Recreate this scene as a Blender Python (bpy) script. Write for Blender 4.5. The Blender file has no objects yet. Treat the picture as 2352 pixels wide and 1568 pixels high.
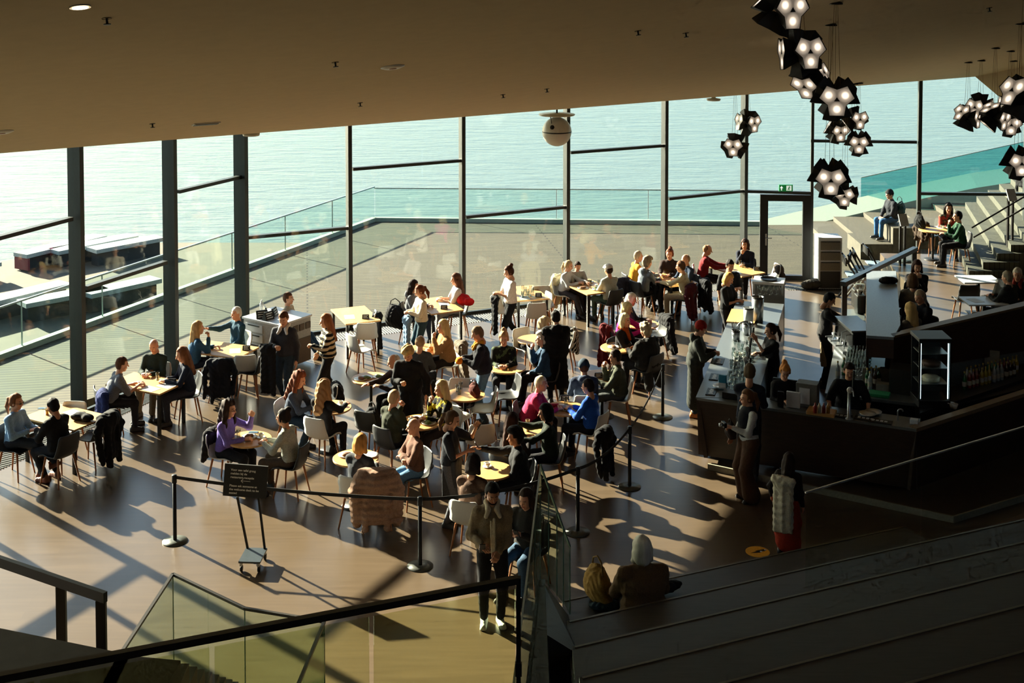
import bpy, math, random
import numpy as np
import openvdb
from mathutils import Vector, Matrix
random.seed(7)
PI = math.pi
S = bpy.context.scene
COL = S.collection

# ---------------------------------------------------------------- camera, sky, sun, exposure
F, CX, HY, PITCH, HC = 3000.0, 1176.0, -116.0, math.radians(2.5), 8.5
Y0 = HY + F * math.tan(PITCH)
cam_d = bpy.data.cameras.new('camera'); cam = bpy.data.objects.new('camera', cam_d); COL.objects.link(cam)
cam_d.sensor_width = 36; cam_d.lens = 36 * F / 2352; cam_d.shift_y = -(784 - Y0) / 2352
cam_d.clip_start = .1; cam_d.clip_end = 5000
cam.location = (0, 0, HC); cam.rotation_euler = (PI / 2 - PITCH, 0, 0)
S.camera = cam
SUN_AZ = Vector((-.753, .658, 0)); SUN_EL = math.radians(22.7)
w = bpy.data.worlds.new('sky'); S.world = w; w.use_nodes = True
nt = w.node_tree; nt.nodes.clear()
sky = nt.nodes.new('ShaderNodeTexSky'); sky.sky_type = 'NISHITA'; sky.sun_disc = False
sky.sun_elevation = SUN_EL; sky.sun_rotation = math.atan2(SUN_AZ.x, SUN_AZ.y)
sky.air_density = 1.1; sky.dust_density = 1.4; sky.ozone_density = 1.0
bg = nt.nodes.new('ShaderNodeBackground'); bg.inputs[1].default_value = .10
ow = nt.nodes.new('ShaderNodeOutputWorld')
tn = nt.nodes.new('ShaderNodeMix'); tn.data_type = 'RGBA'; tn.blend_type = 'MULTIPLY'; tn.inputs[0].default_value = 1; tn.inputs[7].default_value = (.88, .975, 1.03, 1)
nt.links.new(sky.outputs[0], tn.inputs[6]); nt.links.new(tn.outputs[2], bg.inputs[0]); nt.links.new(bg.outputs[0], ow.inputs[0])
sl = bpy.data.lights.new('sun', 'SUN'); sl.energy = 12; sl.angle = math.radians(.6); sl.color = (1, .86, .66)
so = bpy.data.objects.new('sun', sl); COL.objects.link(so)
sdir = Vector((SUN_AZ.x * math.cos(SUN_EL), SUN_AZ.y * math.cos(SUN_EL), math.sin(SUN_EL)))
so.rotation_euler = sdir.to_track_quat('Z', 'Y').to_euler(); so.location = sdir * 60
vs = S.view_settings
S.display_settings.display_device = 'sRGB'
vs.view_transform = 'Standard'; vs.look = 'None'; vs.gamma = 1; vs.use_curve_mapping = False; vs.exposure = 1.68
cy = S.cycles
cy.max_bounces = 5; cy.diffuse_bounces = 3; cy.glossy_bounces = 2; cy.transmission_bounces = 4; cy.transparent_max_bounces = 40
cy.use_adaptive_sampling = True; cy.adaptive_threshold = .03; cy.adaptive_min_samples = 12; cy.use_denoising = True
cy.caustics_reflective = False; cy.caustics_refractive = False; cy.sample_clamp_indirect = 4

# ---------------------------------------------------------------- helpers
def ray(px, py):
    fw = Vector((0, math.cos(PITCH), -math.sin(PITCH))); up = Vector((0, math.sin(PITCH), math.cos(PITCH)))
    return Vector((1, 0, 0)) * ((px - CX) / F) + fw - up * ((py - Y0) / F)
def W(px, py, z=0.0):
    d = ray(px, py); return Vector((0, 0, HC)) + d * ((z - HC) / d.z)
def WY(px, py, Y):
    d = ray(px, py); return Vector((0, 0, HC)) + d * (Y / d.y)
def WP(px, py, p, n):
    d = ray(px, py); o = Vector((0, 0, HC)); return o + d * ((Vector(p) - o).dot(n) / d.dot(n))

def lin(c):
    return tuple(((v / 255) / 12.92 if v / 255 <= .04045 else ((v / 255 + .055) / 1.055) ** 2.4) for v in c[:3]) + (1,)
MATS = {}
def M(name, rgb=(128, 128, 128), rough=.6, metal=0, var=.12, scale=30, bump=0, spec=.5, stretch=None, emit=0):
    if name in MATS: return MATS[name]
    m = bpy.data.materials.new(name); m.use_nodes = True; t = m.node_tree; p = t.nodes['Principled BSDF']
    c = lin(rgb)
    tc = t.nodes.new('ShaderNodeTexCoord'); mp = t.nodes.new('ShaderNodeMapping')
    t.links.new(tc.outputs['Object'], mp.inputs[0])
    if stretch: mp.inputs['Scale'].default_value = stretch
    n = t.nodes.new('ShaderNodeTexNoise'); n.inputs['Scale'].default_value = scale; n.inputs['Detail'].default_value = 3
    t.links.new(mp.outputs[0], n.inputs['Vector'])
    r = t.nodes.new('ShaderNodeValToRGB')
    r.color_ramp.elements[0].position = .3; r.color_ramp.elements[1].position = .7
    r.color_ramp.elements[0].color = tuple(v * (1 - var) for v in c[:3]) + (1,)
    r.color_ramp.elements[1].color = tuple(min(1, v * (1 + var)) for v in c[:3]) + (1,)
    t.links.new(n.outputs[0], r.inputs[0]); t.links.new(r.outputs[0], p.inputs['Base Color'])
    p.inputs['Roughness'].default_value = rough; p.inputs['Metallic'].default_value = metal
    p.inputs['Specular IOR Level'].default_value = spec
    if bump:
        b = t.nodes.new('ShaderNodeBump'); b.inputs['Strength'].default_value = bump; b.inputs['Distance'].default_value = .01
        t.links.new(n.outputs[0], b.inputs['Height']); t.links.new(b.outputs[0], p.inputs['Normal'])
    if emit:
        p.inputs['Emission Color'].default_value = c; p.inputs['Emission Strength'].default_value = emit
    MATS[name] = m; return m
def cloth(rgb, pattern=None, rough=.9):
    k = 'cloth_%d_%d_%d%s' % (tuple(rgb[:3]) + (pattern or '',))
    if k in MATS: return MATS[k]
    m = M(k, rgb, rough, 0, .18, 60, .25, .25)
    if pattern:
        t = m.node_tree; p = t.nodes['Principled BSDF']; tc = t.nodes.new('ShaderNodeTexCoord')
        r = t.nodes.new('ShaderNodeValToRGB'); r.color_ramp.interpolation = 'CONSTANT'
        if pattern == 'stripe':
            q = t.nodes.new('ShaderNodeTexWave'); q.bands_direction = 'Z'; q.inputs['Scale'].default_value = 3.2; q.inputs['Distortion'].default_value = .6
            cols = [(0, (22, 20, 20)), (.5, rgb)]
        elif pattern == 'zebra':
            q = t.nodes.new('ShaderNodeTexWave'); q.bands_direction = 'DIAGONAL'; q.inputs['Scale'].default_value = 6; q.inputs['Distortion'].default_value = 2
            cols = [(0, (20, 20, 20)), (.55, rgb)]
        else:
            q = t.nodes.new('ShaderNodeTexNoise'); q.inputs['Scale'].default_value = 11
            cols = [(0, (18, 20, 16)), (.54, rgb)] if pattern == 'floral' else [(0, (150, 60, 50)), (.5, (40, 60, 50)), (.6, rgb)]
        e = r.color_ramp.elements
        while len(e) < len(cols): e.new(.5)
        for i, (ps, c) in enumerate(cols): e[i].position = ps; e[i].color = lin(c)
        t.links.new(tc.outputs['Object'], q.inputs['Vector'])
        t.links.new(q.outputs[0], r.inputs[0]); t.links.new(r.outputs[0], p.inputs['Base Color'])
    return m
def glassmat(name, tint=(1, 1, 1), refl=1.0, ior=1.45):
    if name in MATS: return MATS[name]
    m = bpy.data.materials.new(name); m.use_nodes = True; t = m.node_tree; t.nodes.clear()
    o = t.nodes.new('ShaderNodeOutputMaterial'); mx = t.nodes.new('ShaderNodeMixShader')
    tr = t.nodes.new('ShaderNodeBsdfTransparent'); tr.inputs[0].default_value = tuple(tint) + (1,)
    gl = t.nodes.new('ShaderNodeBsdfGlossy'); gl.inputs['Roughness'].default_value = .02
    fr = t.nodes.new('ShaderNodeLayerWeight'); fr.inputs[0].default_value = .5
    pw = t.nodes.new('ShaderNodeMath'); pw.operation = 'POWER'; pw.inputs[1].default_value = 5
    ml = t.nodes.new('ShaderNodeMath'); ml.operation = 'MULTIPLY_ADD'; ml.inputs[1].default_value = .9 * refl; ml.inputs[2].default_value = .02 * refl
    t.links.new(fr.outputs['Facing'], pw.inputs[0]); t.links.new(pw.outputs[0], ml.inputs[0]); t.links.new(ml.outputs[0], mx.inputs[0])
    t.links.new(tr.outputs[0], mx.inputs[1]); t.links.new(gl.outputs[0], mx.inputs[2]); t.links.new(mx.outputs[0], o.inputs[0])
    MATS[name] = m; return m

class MB:
    """collects simple solids and links them as one mesh object"""
    def __init__(s): s.v = []; s.f = []; s.m = []; s.sm = []
    def add(s, vs, fs, mi=0, smooth=False):
        n = len(s.v); s.v += [tuple(v) for v in vs]
        for f in fs: s.f.append(tuple(i + n for i in f)); s.m.append(mi); s.sm.append(smooth)
        return s
    def prism(s, base, top, mi=0):
        n = len(base); vs = list(base) + list(top)
        fs = [tuple(range(n))[::-1], tuple(range(n, 2 * n))] + [(i, (i + 1) % n, n + (i + 1) % n, n + i) for i in range(n)]
        return s.add(vs, fs, mi)
    def box(s, c, d, rz=0, mi=0, R=None):
        x, y, z = d[0] / 2, d[1] / 2, d[2] / 2
        R = R or Matrix.Rotation(rz, 3, 'Z'); c = Vector(c)
        b = [c + R @ Vector(p) for p in ((-x, -y, -z), (x, -y, -z), (x, y, -z), (-x, y, -z))]
        t = [c + R @ Vector(p) for p in ((-x, -y, z), (x, -y, z), (x, y, z), (-x, y, z))]
        return s.prism(b, t, mi)
    def poly(s, pts, z0, z1, mi=0):
        """vertical prism over a plan polygon"""
        return s.prism([(p[0], p[1], z0) for p in pts], [(p[0], p[1], z1) for p in pts], mi)
    def bar(s, a, b, w, h, mi=0):
        a = Vector(a); b = Vector(b); d = (b - a); L = d.length; d.normalize()
        up = Vector((0, 0, 1)) if abs(d.z) < .95 else Vector((0, 1, 0))
        sx = d.cross(up).normalized(); uz = sx.cross(d).normalized()
        R = Matrix((d, sx, uz)).transposed()
        return s.box((a + b) / 2, (L, w, h), R=R, mi=mi)
    def tube(s, pts, r, seg=8, mi=0, r2=None):
        pts = [Vector(p) for p in pts]; n = len(pts); vs = []; prev = None
        for i, p in enumerate(pts):
            d = (pts[min(i + 1, n - 1)] - pts[max(i - 1, 0)]).normalized()
            if prev is None:
                a = Vector((0, 0, 1)) if abs(d.z) < .9 else Vector((1, 0, 0)); u = d.cross(a).normalized()
            else: u = (prev - d * prev.dot(d)).normalized()
            prev = u; v = d.cross(u)
            rr = r if r2 is None else r + (r2 - r) * i / (n - 1)
            if isinstance(r, (list, tuple)): rr = r[i]
            for k in range(seg):
                q = 2 * PI * k / seg; vs.append(p + (u * math.cos(q) + v * math.sin(q)) * rr)
        fs = [(i * seg + k, i * seg + (k + 1) % seg, (i + 1) * seg + (k + 1) % seg, (i + 1) * seg + k) for i in range(n - 1) for k in range(seg)]
        s.add(vs, fs, mi, True)
        return s.add([vs[k] for k in range(seg)] + [vs[(n - 1) * seg + k] for k in range(seg)], [tuple(range(seg))[::-1], tuple(range(seg, 2 * seg))], mi)
    def lathe(s, prof, c=(0, 0, 0), seg=20, mi=0, smooth=True):
        """prof: (radius, z) from bottom to top"""
        c = Vector(c); vs = []; m = len(prof)
        for r, z in prof:
            for k in range(seg):
                q = 2 * PI * k / seg; vs.append(c + Vector((max(r, 1e-4) * math.cos(q), max(r, 1e-4) * math.sin(q), z)))
        fs = [(i * seg + k, i * seg + (k + 1) % seg, (i + 1) * seg + (k + 1) % seg, (i + 1) * seg + k) for i in range(m - 1) for k in range(seg)]
        return s.add(vs, fs, mi, smooth)
    def mesh(s, name, mats):
        me = bpy.data.meshes.new(name); me.from_pydata(s.v, [], s.f)
        for m in (mats if isinstance(mats, (list, tuple)) else [mats]): me.materials.append(m)
        me.polygons.foreach_set('material_index', s.m); me.polygons.foreach_set('use_smooth', s.sm)
        me.update(); return me
    def build(s, name, mats, parent=None, bevel=0):
        o = bpy.data.objects.new(name, s.mesh(name, mats)); COL.objects.link(o)
        if parent is not None: o.parent = parent
        if bevel:
            b = o.modifiers.new('bevel', 'BEVEL'); b.width = bevel; b.segments = 2; b.limit_method = 'ANGLE'
        return o
def tag(o, label=None, cat=None, group=None, kind=None):
    if label: o['label'] = label
    if cat: o['category'] = cat
    if group: o['group'] = group
    if kind: o['kind'] = kind
    return o
def E(name, loc, rz=0, label=None, cat=None, group=None):
    o = bpy.data.objects.new(name, None); COL.objects.link(o); o.empty_display_size = .1
    o.location = loc; o.rotation_euler = (0, 0, rz); return tag(o, label, cat, group)
def struct(o): o['kind'] = 'structure'; return o
KIDS = {}
def kids(o): return [c for c in o.children]
def dup(root, loc, rz=0, label=None, group=None, scale=None):
    def cp(o, par):
        c = o.copy(); COL.objects.link(c)
        if par is not None: c.parent = par
        for ch in o.children: cp(ch, c)
        return c
    r = cp(root, None); r.location = loc; r.rotation_euler = (0, 0, rz)
    if label: r['label'] = label
    if group: r['group'] = group
    elif 'group' in r.keys(): del r['group']
    if scale: r.scale = scale
    return r
class Proto:
    """first use moves the original, later uses copy it"""
    def __init__(s, make): s.make = make; s.o = None
    def __call__(s, loc, rz, label, cat=None, group=None, scale=None):
        if s.o is None:
            s.o = s.make(); o = s.o; o.location = loc; o.rotation_euler = (0, 0, rz); o['label'] = label
            if group: o['group'] = group
        else: o = dup(s.o, loc, rz, label, group)
        o.scale = scale or (1, 1, 1)
        if cat: o['category'] = cat
        return o

# ---- signed-distance solids turned into smooth meshes
def sdf(prims, vox, k=.03, wrinkle=0, clip=None, quilt=0):
    lo = np.full(3, 1e9); hi = -lo
    for p in prims:
        if p[0] == 'c':
            a, b, ra, rb = np.array(p[1], float), np.array(p[2], float), p[3], p[4]; r = max(ra, rb)
            l = np.minimum(a, b) - r; h = np.maximum(a, b) + r
        else:
            c = np.array(p[1], float); r = np.array(p[2], float)
            e = np.full(3, r.max()) if len(p) > 3 and p[3] is not None else r
            l = c - e; h = c + e
        if p[0] != '-': lo = np.minimum(lo, l); hi = np.maximum(hi, h)
    lo -= 3 * vox + .3 * k + wrinkle; hi += 3 * vox + .3 * k + wrinkle
    n = np.ceil((hi - lo) / vox).astype(int) + 1
    ax = [lo[i] + vox * np.arange(n[i]) for i in range(3)]
    D = np.full(n, 1.0, np.float32)
    for p in prims:
        if p[0] == 'c':
            a, b, ra, rb = np.array(p[1], float), np.array(p[2], float), p[3], p[4]; r = max(ra, rb)
            l = np.minimum(a, b) - r; h = np.maximum(a, b) + r
        else:
            c = np.array(p[1], float); r = np.array(p[2], float)
            e = np.full(3, r.max()) if len(p) > 3 and p[3] is not None else r
            l = c - e; h = c + e
        m = k + 4 * vox + .02
        i0 = np.clip(np.floor((l - m - lo) / vox).astype(int), 0, n); i1 = np.clip(np.ceil((h + m - lo) / vox).astype(int) + 1, 0, n)
        X, Y, Z = np.meshgrid(ax[0][i0[0]:i1[0]], ax[1][i0[1]:i1[1]], ax[2][i0[2]:i1[2]], indexing='ij', sparse=True)
        if p[0] == 'c':
            ab = b - a; L2 = max(float(ab @ ab), 1e-9)
            t = np.clip(((X - a[0]) * ab[0] + (Y - a[1]) * ab[1] + (Z - a[2]) * ab[2]) / L2, 0, 1)
            d = np.sqrt((X - a[0] - t * ab[0]) ** 2 + (Y - a[1] - t * ab[1]) ** 2 + (Z - a[2] - t * ab[2]) ** 2) - (ra + (rb - ra) * t)
        else:
            qx, qy, qz = X - c[0], Y - c[1], Z - c[2]
            if len(p) > 3 and p[3] is not None:
                R = p[3]
                qx, qy, qz = (qx * R[0][i] + qy * R[1][i] + qz * R[2][i] for i in range(3))
            if p[0] == 'b':
                rr = .02; ux = np.abs(qx) - r[0] + rr; uy = np.abs(qy) - r[1] + rr; uz = np.abs(qz) - r[2] + rr
                d = np.sqrt(np.maximum(ux, 0) ** 2 + np.maximum(uy, 0) ** 2 + np.maximum(uz, 0) ** 2) + np.minimum(np.maximum(ux, np.maximum(uy, uz)), 0) - rr
            else:
                g = np.sqrt((qx / r[0]) ** 2 + (qy / r[1]) ** 2 + (qz / r[2]) ** 2)
                g2 = np.sqrt((qx / r[0] ** 2) ** 2 + (qy / r[1] ** 2) ** 2 + (qz / r[2] ** 2) ** 2) + 1e-6
                d = g * (g - 1) / g2; d = np.maximum(d, -r.min())
        sl_ = (slice(i0[0], i1[0]), slice(i0[1], i1[1]), slice(i0[2], i1[2])); o = D[sl_]
        if p[0] == '-': D[sl_] = np.maximum(o, -d)
        else:
            hh = np.maximum(k - np.abs(o - d), 0) / k
            D[sl_] = np.minimum(o, d) - hh * hh * k * .25
    if wrinkle:
        X, Y, Z = np.meshgrid(ax[0], ax[1], ax[2], indexing='ij', sparse=True)
        D = D + wrinkle * (np.sin(X * 41 + Z * 33 + 2 * np.sin(Y * 23)) * np.sin(Y * 37 - Z * 29 + 1.7 * np.sin(X * 19)))
    if quilt:
        D = D + .020 * np.abs(np.sin(ax[2] * PI / quilt))[None, None, :] * -1 + .012
    if clip is not None:
        X, Y, Z = np.meshgrid(ax[0], ax[1], ax[2], indexing='ij', sparse=True)
        D = np.maximum(D, clip(X, Y, Z))
    B = 3 * vox
    g = openvdb.FloatGrid(float(B)); g.copyFromArray(np.ascontiguousarray(np.clip(D, -B, B).astype(np.float32)))
    P, Q = g.convertToQuads(0.0)
    P = np.array(P, float) * vox + lo; Q = np.array(Q, int)
    return P, Q[:, ::-1]
def mk(name, V, Fq, mats, mi=None, parent=None):
    me = bpy.data.meshes.new(name)
    me.vertices.add(len(V)); me.vertices.foreach_set('co', np.ascontiguousarray(V, dtype=np.float32).ravel())
    nq = len(Fq); me.loops.add(nq * 4); me.loops.foreach_set('vertex_index', np.ascontiguousarray(Fq, dtype=np.int32).ravel())
    me.polygons.add(nq); me.polygons.foreach_set('loop_start', np.arange(0, nq * 4, 4, dtype=np.int32))
    for m in (mats if isinstance(mats, (list, tuple)) else [mats]): me.materials.append(m)
    if mi is not None: me.polygons.foreach_set('material_index', np.ascontiguousarray(mi, dtype=np.int32))
    me.polygons.foreach_set('use_smooth', np.ones(nq, bool)); me.update(calc_edges=True)
    o = bpy.data.objects.new(name, me); COL.objects.link(o)
    if parent is not None: o.parent = parent
    return o
# ---------------------------------------------------------------- surface materials
def plank_mat(name, rgb, rough, scale, rot, gap=.5, spec=.5, contrast=.25, gapd=.35, streak=.75, rv=1.0):
    m = bpy.data.materials.new(name); m.use_nodes = True; t = m.node_tree; p = t.nodes['Principled BSDF']
    tc = t.nodes.new('ShaderNodeTexCoord'); mp = t.nodes.new('ShaderNodeMapping'); mp.inputs['Rotation'].default_value = (0, 0, rot)
    t.links.new(tc.outputs['Object'], mp.inputs[0])
    br = t.nodes.new('ShaderNodeTexBrick'); c = lin(rgb)
    br.inputs['Color1'].default_value = tuple(v * (1 + contrast) for v in c[:3]) + (1,); br.inputs['Color2'].default_value = tuple(v * (1 - contrast) for v in c[:3]) + (1,)
    br.inputs['Mortar'].default_value = tuple(v * gapd for v in c[:3]) + (1,)
    br.inputs['Scale'].default_value = 1; br.inputs['Mortar Size'].default_value = gap
    br.inputs['Brick Width'].default_value = scale[0]; br.inputs['Row Height'].default_value = scale[1]
    t.links.new(mp.outputs[0], br.inputs['Vector'])
    m2 = t.nodes.new('ShaderNodeMapping'); m2.inputs['Rotation'].default_value = (0, 0, rot); m2.inputs['Scale'].default_value = (.6, 9, 1)
    t.links.new(tc.outputs['Object'], m2.inputs[0])
    n = t.nodes.new('ShaderNodeTexNoise'); n.inputs['Scale'].default_value = 1.6; n.inputs['Detail'].default_value = 6; t.links.new(m2.outputs[0], n.inputs['Vector'])
    mx = t.nodes.new('ShaderNodeMix'); mx.data_type = 'RGBA'; mx.blend_type = 'MULTIPLY'; mx.inputs[0].default_value = streak
    rr = t.nodes.new('ShaderNodeValToRGB'); rr.color_ramp.elements[0].position = .3; rr.color_ramp.elements[0].color = (.45, .45, .45, 1); rr.color_ramp.elements[1].position = .7
    t.links.new(n.outputs[0], rr.inputs[0]); t.links.new(br.outputs[0], mx.inputs[6]); t.links.new(rr.outputs[0], mx.inputs[7])
    t.links.new(mx.outputs[2], p.inputs['Base Color'])
    ro = t.nodes.new('ShaderNodeMapRange'); ro.inputs[3].default_value = rough - .07 * rv; ro.inputs[4].default_value = rough + .1 * rv
    t.links.new(n.outputs[0], ro.inputs[0]); t.links.new(ro.outputs[0], p.inputs['Roughness'])
    p.inputs['Specular IOR Level'].default_value = spec
    return m
floor_m = plank_mat('oiled oak floor', (92, 78, 62), .28, (2.4, .18), math.radians(-5), .0012, .5, .05, .8, .32, .25)
deck_m = plank_mat('weathered deck boards', (78, 74, 56), .75, (14.0, .15), math.radians(-9), .020, .3, .10, .16)
step_m = M('dark oak steps', (52, 47, 41), .5, 0, .2, 4, stretch=(1, 8, 1))
ceil_m = M('painted ceiling', (205, 190, 158), .85, 0, .03, 5)
steel_m = M('dark green grey steel', (30, 37, 36), .45, .2)
black_m = M('black metal', (14, 14, 15), .45, .3)
glass_m = glassmat('clear facade glass', (.93, .97, .955), .9)
rail_glass = glassmat('green tinted balustrade glass', (.86, .94, .92), .9)
stair_glass = glassmat('clear stair glass', (.80, .88, .82), .7)
wall_m = M('dark wall paint', (54, 50, 45), .8)
bar_m = M('dark walnut bar panel', (50, 35, 27), .55, 0, .25, 5, stretch=(1, 1, 7))
steelw = M('brushed stainless steel', (150, 156, 160), .35, .85, .05)
oak = M('light oak', (196, 150, 92), .45, 0, .14, 9, stretch=(1, 7, 1))
oak_leg = M('oak chair leg', (150, 92, 48), .5, 0, .15, 9)
white_p = M('white shell plastic', (205, 204, 196), .4, 0, .02)
dark_p = M('charcoal shell plastic', (36, 38, 40), .5, 0, .04)
white_m = M('white laminate', (200, 204, 206), .4, 0, .03)
quay_m = M('beige quay concrete', (86, 80, 66), .85, 0, .1, 2)
paint_w = M('pale green white coping', (140, 156, 140), .6, 0, .05)

# ---------------------------------------------------------------- facade line and floor
FA0, FA1, FB1, FC1 = W(0, 1032), W(568, 786), W(1708, 640), W(2105, 648)
dA = (FA1 - FA0).normalized(); dB = (FB1 - FA1).normalized(); dC = (FC1 - FB1).normalized()
P0 = FA0 - dA * 14; P3 = FC1 + dC * 7
bm = MB(); bm.poly([P0, FA1, FB1, P3, (P3.x, -5, 0), (P0.x, -5, 0)], -.3, 0)
struct(bm.build('floor', floor_m))
HF = 5.3
def facpt(px, py, i):
    a, d = [(FA0, dA), (FA1, dB), (FB1, dC)][i]; n = Vector((d.y, -d.x, 0)); return WP(px, py, a, n)
def basept(px, i):
    """point of facade i whose column stands at this picture column"""
    a, d = [(FA0, dA), (FA1, dB), (FB1, dC)][i]; n = Vector((d.y, -d.x, 0)); p = WP(px, 700, a, n); p.z = 0; return p
cols = [(178, 0, .1, .30), (393, 0, .1, .30), (556, 0, .12, .30), (803, 1, .09, .2), (1062, 1, .09, .2), (1301, 1, .09, .2), (1525, 1, .09, .2), (1707, 1, .1, .2), (1862, 2, .07, .12), (2107, 2, .09, .14), (2350, 2, .08, .14)]
cpts = []
for n, (px, i, w_, dp) in enumerate(cols):
    p = basept(px, i); d = [dA, dB, dC][i]; cpts.append((p, i))
    b = MB(); b.box((p.x, p.y, HF / 2), (w_, dp, HF), math.atan2(d.y, d.x))
    o = struct(b.build('trim_%d' % (n + 1), steel_m))
    o['label'] = 'dark steel facade column'
for n, tt in enumerate((.86, 1.85, 3.7, 6.6, 9.5)):
    p = FA0 - dA * tt; b = MB(); b.box((p.x, p.y, 3.4), (.1, .12 if n == 1 else .3, 6.8), math.atan2(dA.y, dA.x)); struct(b.build('trim_%d' % (41 + n), steel_m))
for n, (t0_, t1_, z_) in enumerate(((.86, 3.7, 2.2), (3.7, 6.6, 3.4), (6.6, 9.5, 2.0))):
    b = MB(); b.bar(FA0 - dA * t0_ + Vector((0, 0, z_)), FA0 - dA * t1_ + Vector((0, 0, z_)), .12, .14); struct(b.build('trim_%d' % (48 + n), steel_m))
edges = [(P0, FA0), (FA0, cpts[0][0]), (cpts[0][0], cpts[1][0]), (cpts[1][0], cpts[2][0]), (cpts[2][0], cpts[3][0])] + [(cpts[k][0], cpts[k + 1][0]) for k in range(3, 7)] + [(cpts[7][0], cpts[8][0]), (cpts[8][0], cpts[9][0]), (cpts[9][0], cpts[10][0]), (cpts[10][0], P3)]
for n, (a, c) in enumerate(edges):
    h = 6.8 if n == 0 else HF
    z0 = .06
    if n == 9:  # the bay with the door: glass above the door head and beside it
        z0 = WP(1800, 441, FB1, Vector((dC.y, -dC.x, 0))).z
    b = MB(); b.bar((a.x, a.y, (h + z0) / 2), (c.x, c.y, (h + z0) / 2), .02, h - z0)
    g = struct(b.build('window_%d' % (n + 1), glass_m))
    if n != 9:
        b = MB(); b.bar((a.x, a.y, .03), (c.x, c.y, .03), .07, .06); b.build('frame', steel_m, g)
tr = [(0, 0, 545, 163, 502), (0, 196, 661, 380, 602), (0, 408, 440, 556, 405), (1, 568, 545, 800, 523), (1, 810, 388, 1062, 368), (1, 1070, 498, 1300, 475),
      (1, 1310, 350, 1525, 334), (1, 1535, 456, 1707, 438), (2, 1716, 439, 1862, 443), (2, 1862, 323, 2105, 326), (2, 2108, 444, 2352, 446)]
for n, (i, x0, y0, x1, y1) in enumerate(tr):
    a, c = facpt(x0 - (60 if n == 0 else 0), y0 + (16 if n == 0 else 0), i), facpt(x1, y1, i)
    b = MB(); b.bar(a, c, .12, .07); struct(b.build('trim_%d' % (20 + n), steel_m))
# door in the right bay
q = [facpt(1746, 446, 2), facpt(1862, 446, 2), facpt(1862, 648, 2), facpt(1746, 648, 2)]
zt = q[0].z; da = Vector((q[0].x, q[0].y, 0)); dc = Vector((q[1].x, q[1].y, 0)); dw = (dc - da).normalized()
b = MB()
for p in (da + dw * .1, dc - dw * .1): b.box((p.x, p.y, zt / 2), (.2, .12, zt), math.atan2(dw.y, dw.x))
b.bar(da + dw * .2 + Vector((0, 0, zt - .08)), dc - dw * .2 + Vector((0, 0, zt - .08)), .12, .16); b.bar(da + dw * .2 + Vector((0, 0, .06)), dc - dw * .2 + Vector((0, 0, .06)), .12, .12)
door = struct(b.build('door_1', black_m))
b = MB(); b.bar(da + dw * .2 + Vector((0, 0, zt / 2)), dc - dw * .2 + Vector((0, 0, zt / 2)), .02, zt - .3); b.build('pane', glass_m, door)
b = MB(); hp = da + dw * .14 + Vector((0, -.09, 1.05)); b.box(hp, (.04, .02, .3)); b.tube([hp + Vector((0, -.02, .05)), hp + Vector((0, -.06, .05)), hp + Vector((.14, -.06, .05))], .012); b.build('handle', steelw, door)
b = MB(); b.bar(Vector((cpts[7][0].x, cpts[7][0].y, zt / 2)), Vector((da.x, da.y, zt / 2)), .02, zt - .06); struct(b.build('window_20', glass_m))
# floor grille along the glass
gm = M('steel floor grille', (70, 72, 70), .5, .5)
b = MB()
for a, c, d in ((FA0 - dA * 2, FA1, dA), (FA1, FB1, dB)):
    nrm = Vector((d.y, -d.x, 0)); L = (c - a).length; k = 0
    while k < L - .3:
        p = a + d * k + nrm * .42; b.box((p.x, p.y, .006), (.025, .55, .012), math.atan2(d.y, d.x)); k += .06
p = W(1800, 662); L = 0
for k in range(26): b.box((p.x + k * .06, p.y, .006), (.025, .4, .012), .5)
tag(struct(b.build('trim_60', gm)), 'steel convector grille in the floor along the glass')

# ---------------------------------------------------------------- ceiling
LA, LB = W(0, 352, HF), W(2240, 176, HF); lA = (LB - LA).normalized(); nA = Vector((lA.y, -lA.x, 0)); SL = .27
def cz(p): return HF + (Vector((p[0], p[1], 0)) - Vector((LA.x, LA.y, 0))).dot(nA) * SL
def cpt(x, y): return (x, y, cz((x, y)))
LX = LA - lA * 12
edge2 = W(2440, 345, 3.7)
crease = LB + nA * 30 + lA * 9
b = MB()
A = [tuple(LX), tuple(LB), cpt(crease.x, crease.y), cpt(P0.x - 14, -12)]
b.prism(A, [(x, y, z + .25) for x, y, z in A]); struct(b.build('ceiling', ceil_m))
b = MB(); dd = (edge2 - LB); e2 = LB + dd * 5
c2 = crease + Vector((14, 0, 0)); A = [tuple(LB), tuple(e2), (c2.x, c2.y, cz(crease) - 3), (crease.x, crease.y, cz(crease))]
b.prism(A, [(x + .1, y + .1, z + .25) for x, y, z in A]); struct(b.build('ceiling_fold', ceil_m))
b = MB()
R0 = P0 + Vector((-4, 1, 0)); _s = ((FA0 - LA).x * dA.y - (FA0 - LA).y * dA.x) / (lA.x * dA.y - lA.y * dA.x); LX2 = LA + lA * _s
back = [LX2, LB, Vector((P3.x, LB.y, 0)), Vector((P3.x, P3.y + .6, 0)), FB1 + Vector((0, .6, 0)), FA1 + Vector((-.4, .4, 0)), LX2 + Vector((-.5, .25, 0))]
b.poly([(p.x, p.y) for p in back], HF + .02, HF + .25); struct(b.build('ceiling_window_strip', ceil_m))
for nm, a, c, h in (('wall_back', (P0.x - 3, -5), (P3.x, -5), 14), ('wall_left', (P0.x - .2, P0.y + .3), (P0.x - .2, -5), 12), ('wall_right', (P3.x + .2, P3.y), (P3.x + .2, -5), 12)):
    b = MB(); b.bar((a[0], a[1], h / 2), (c[0], c[1], h / 2), .2, h); struct(b.build(nm, wall_m))

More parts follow.
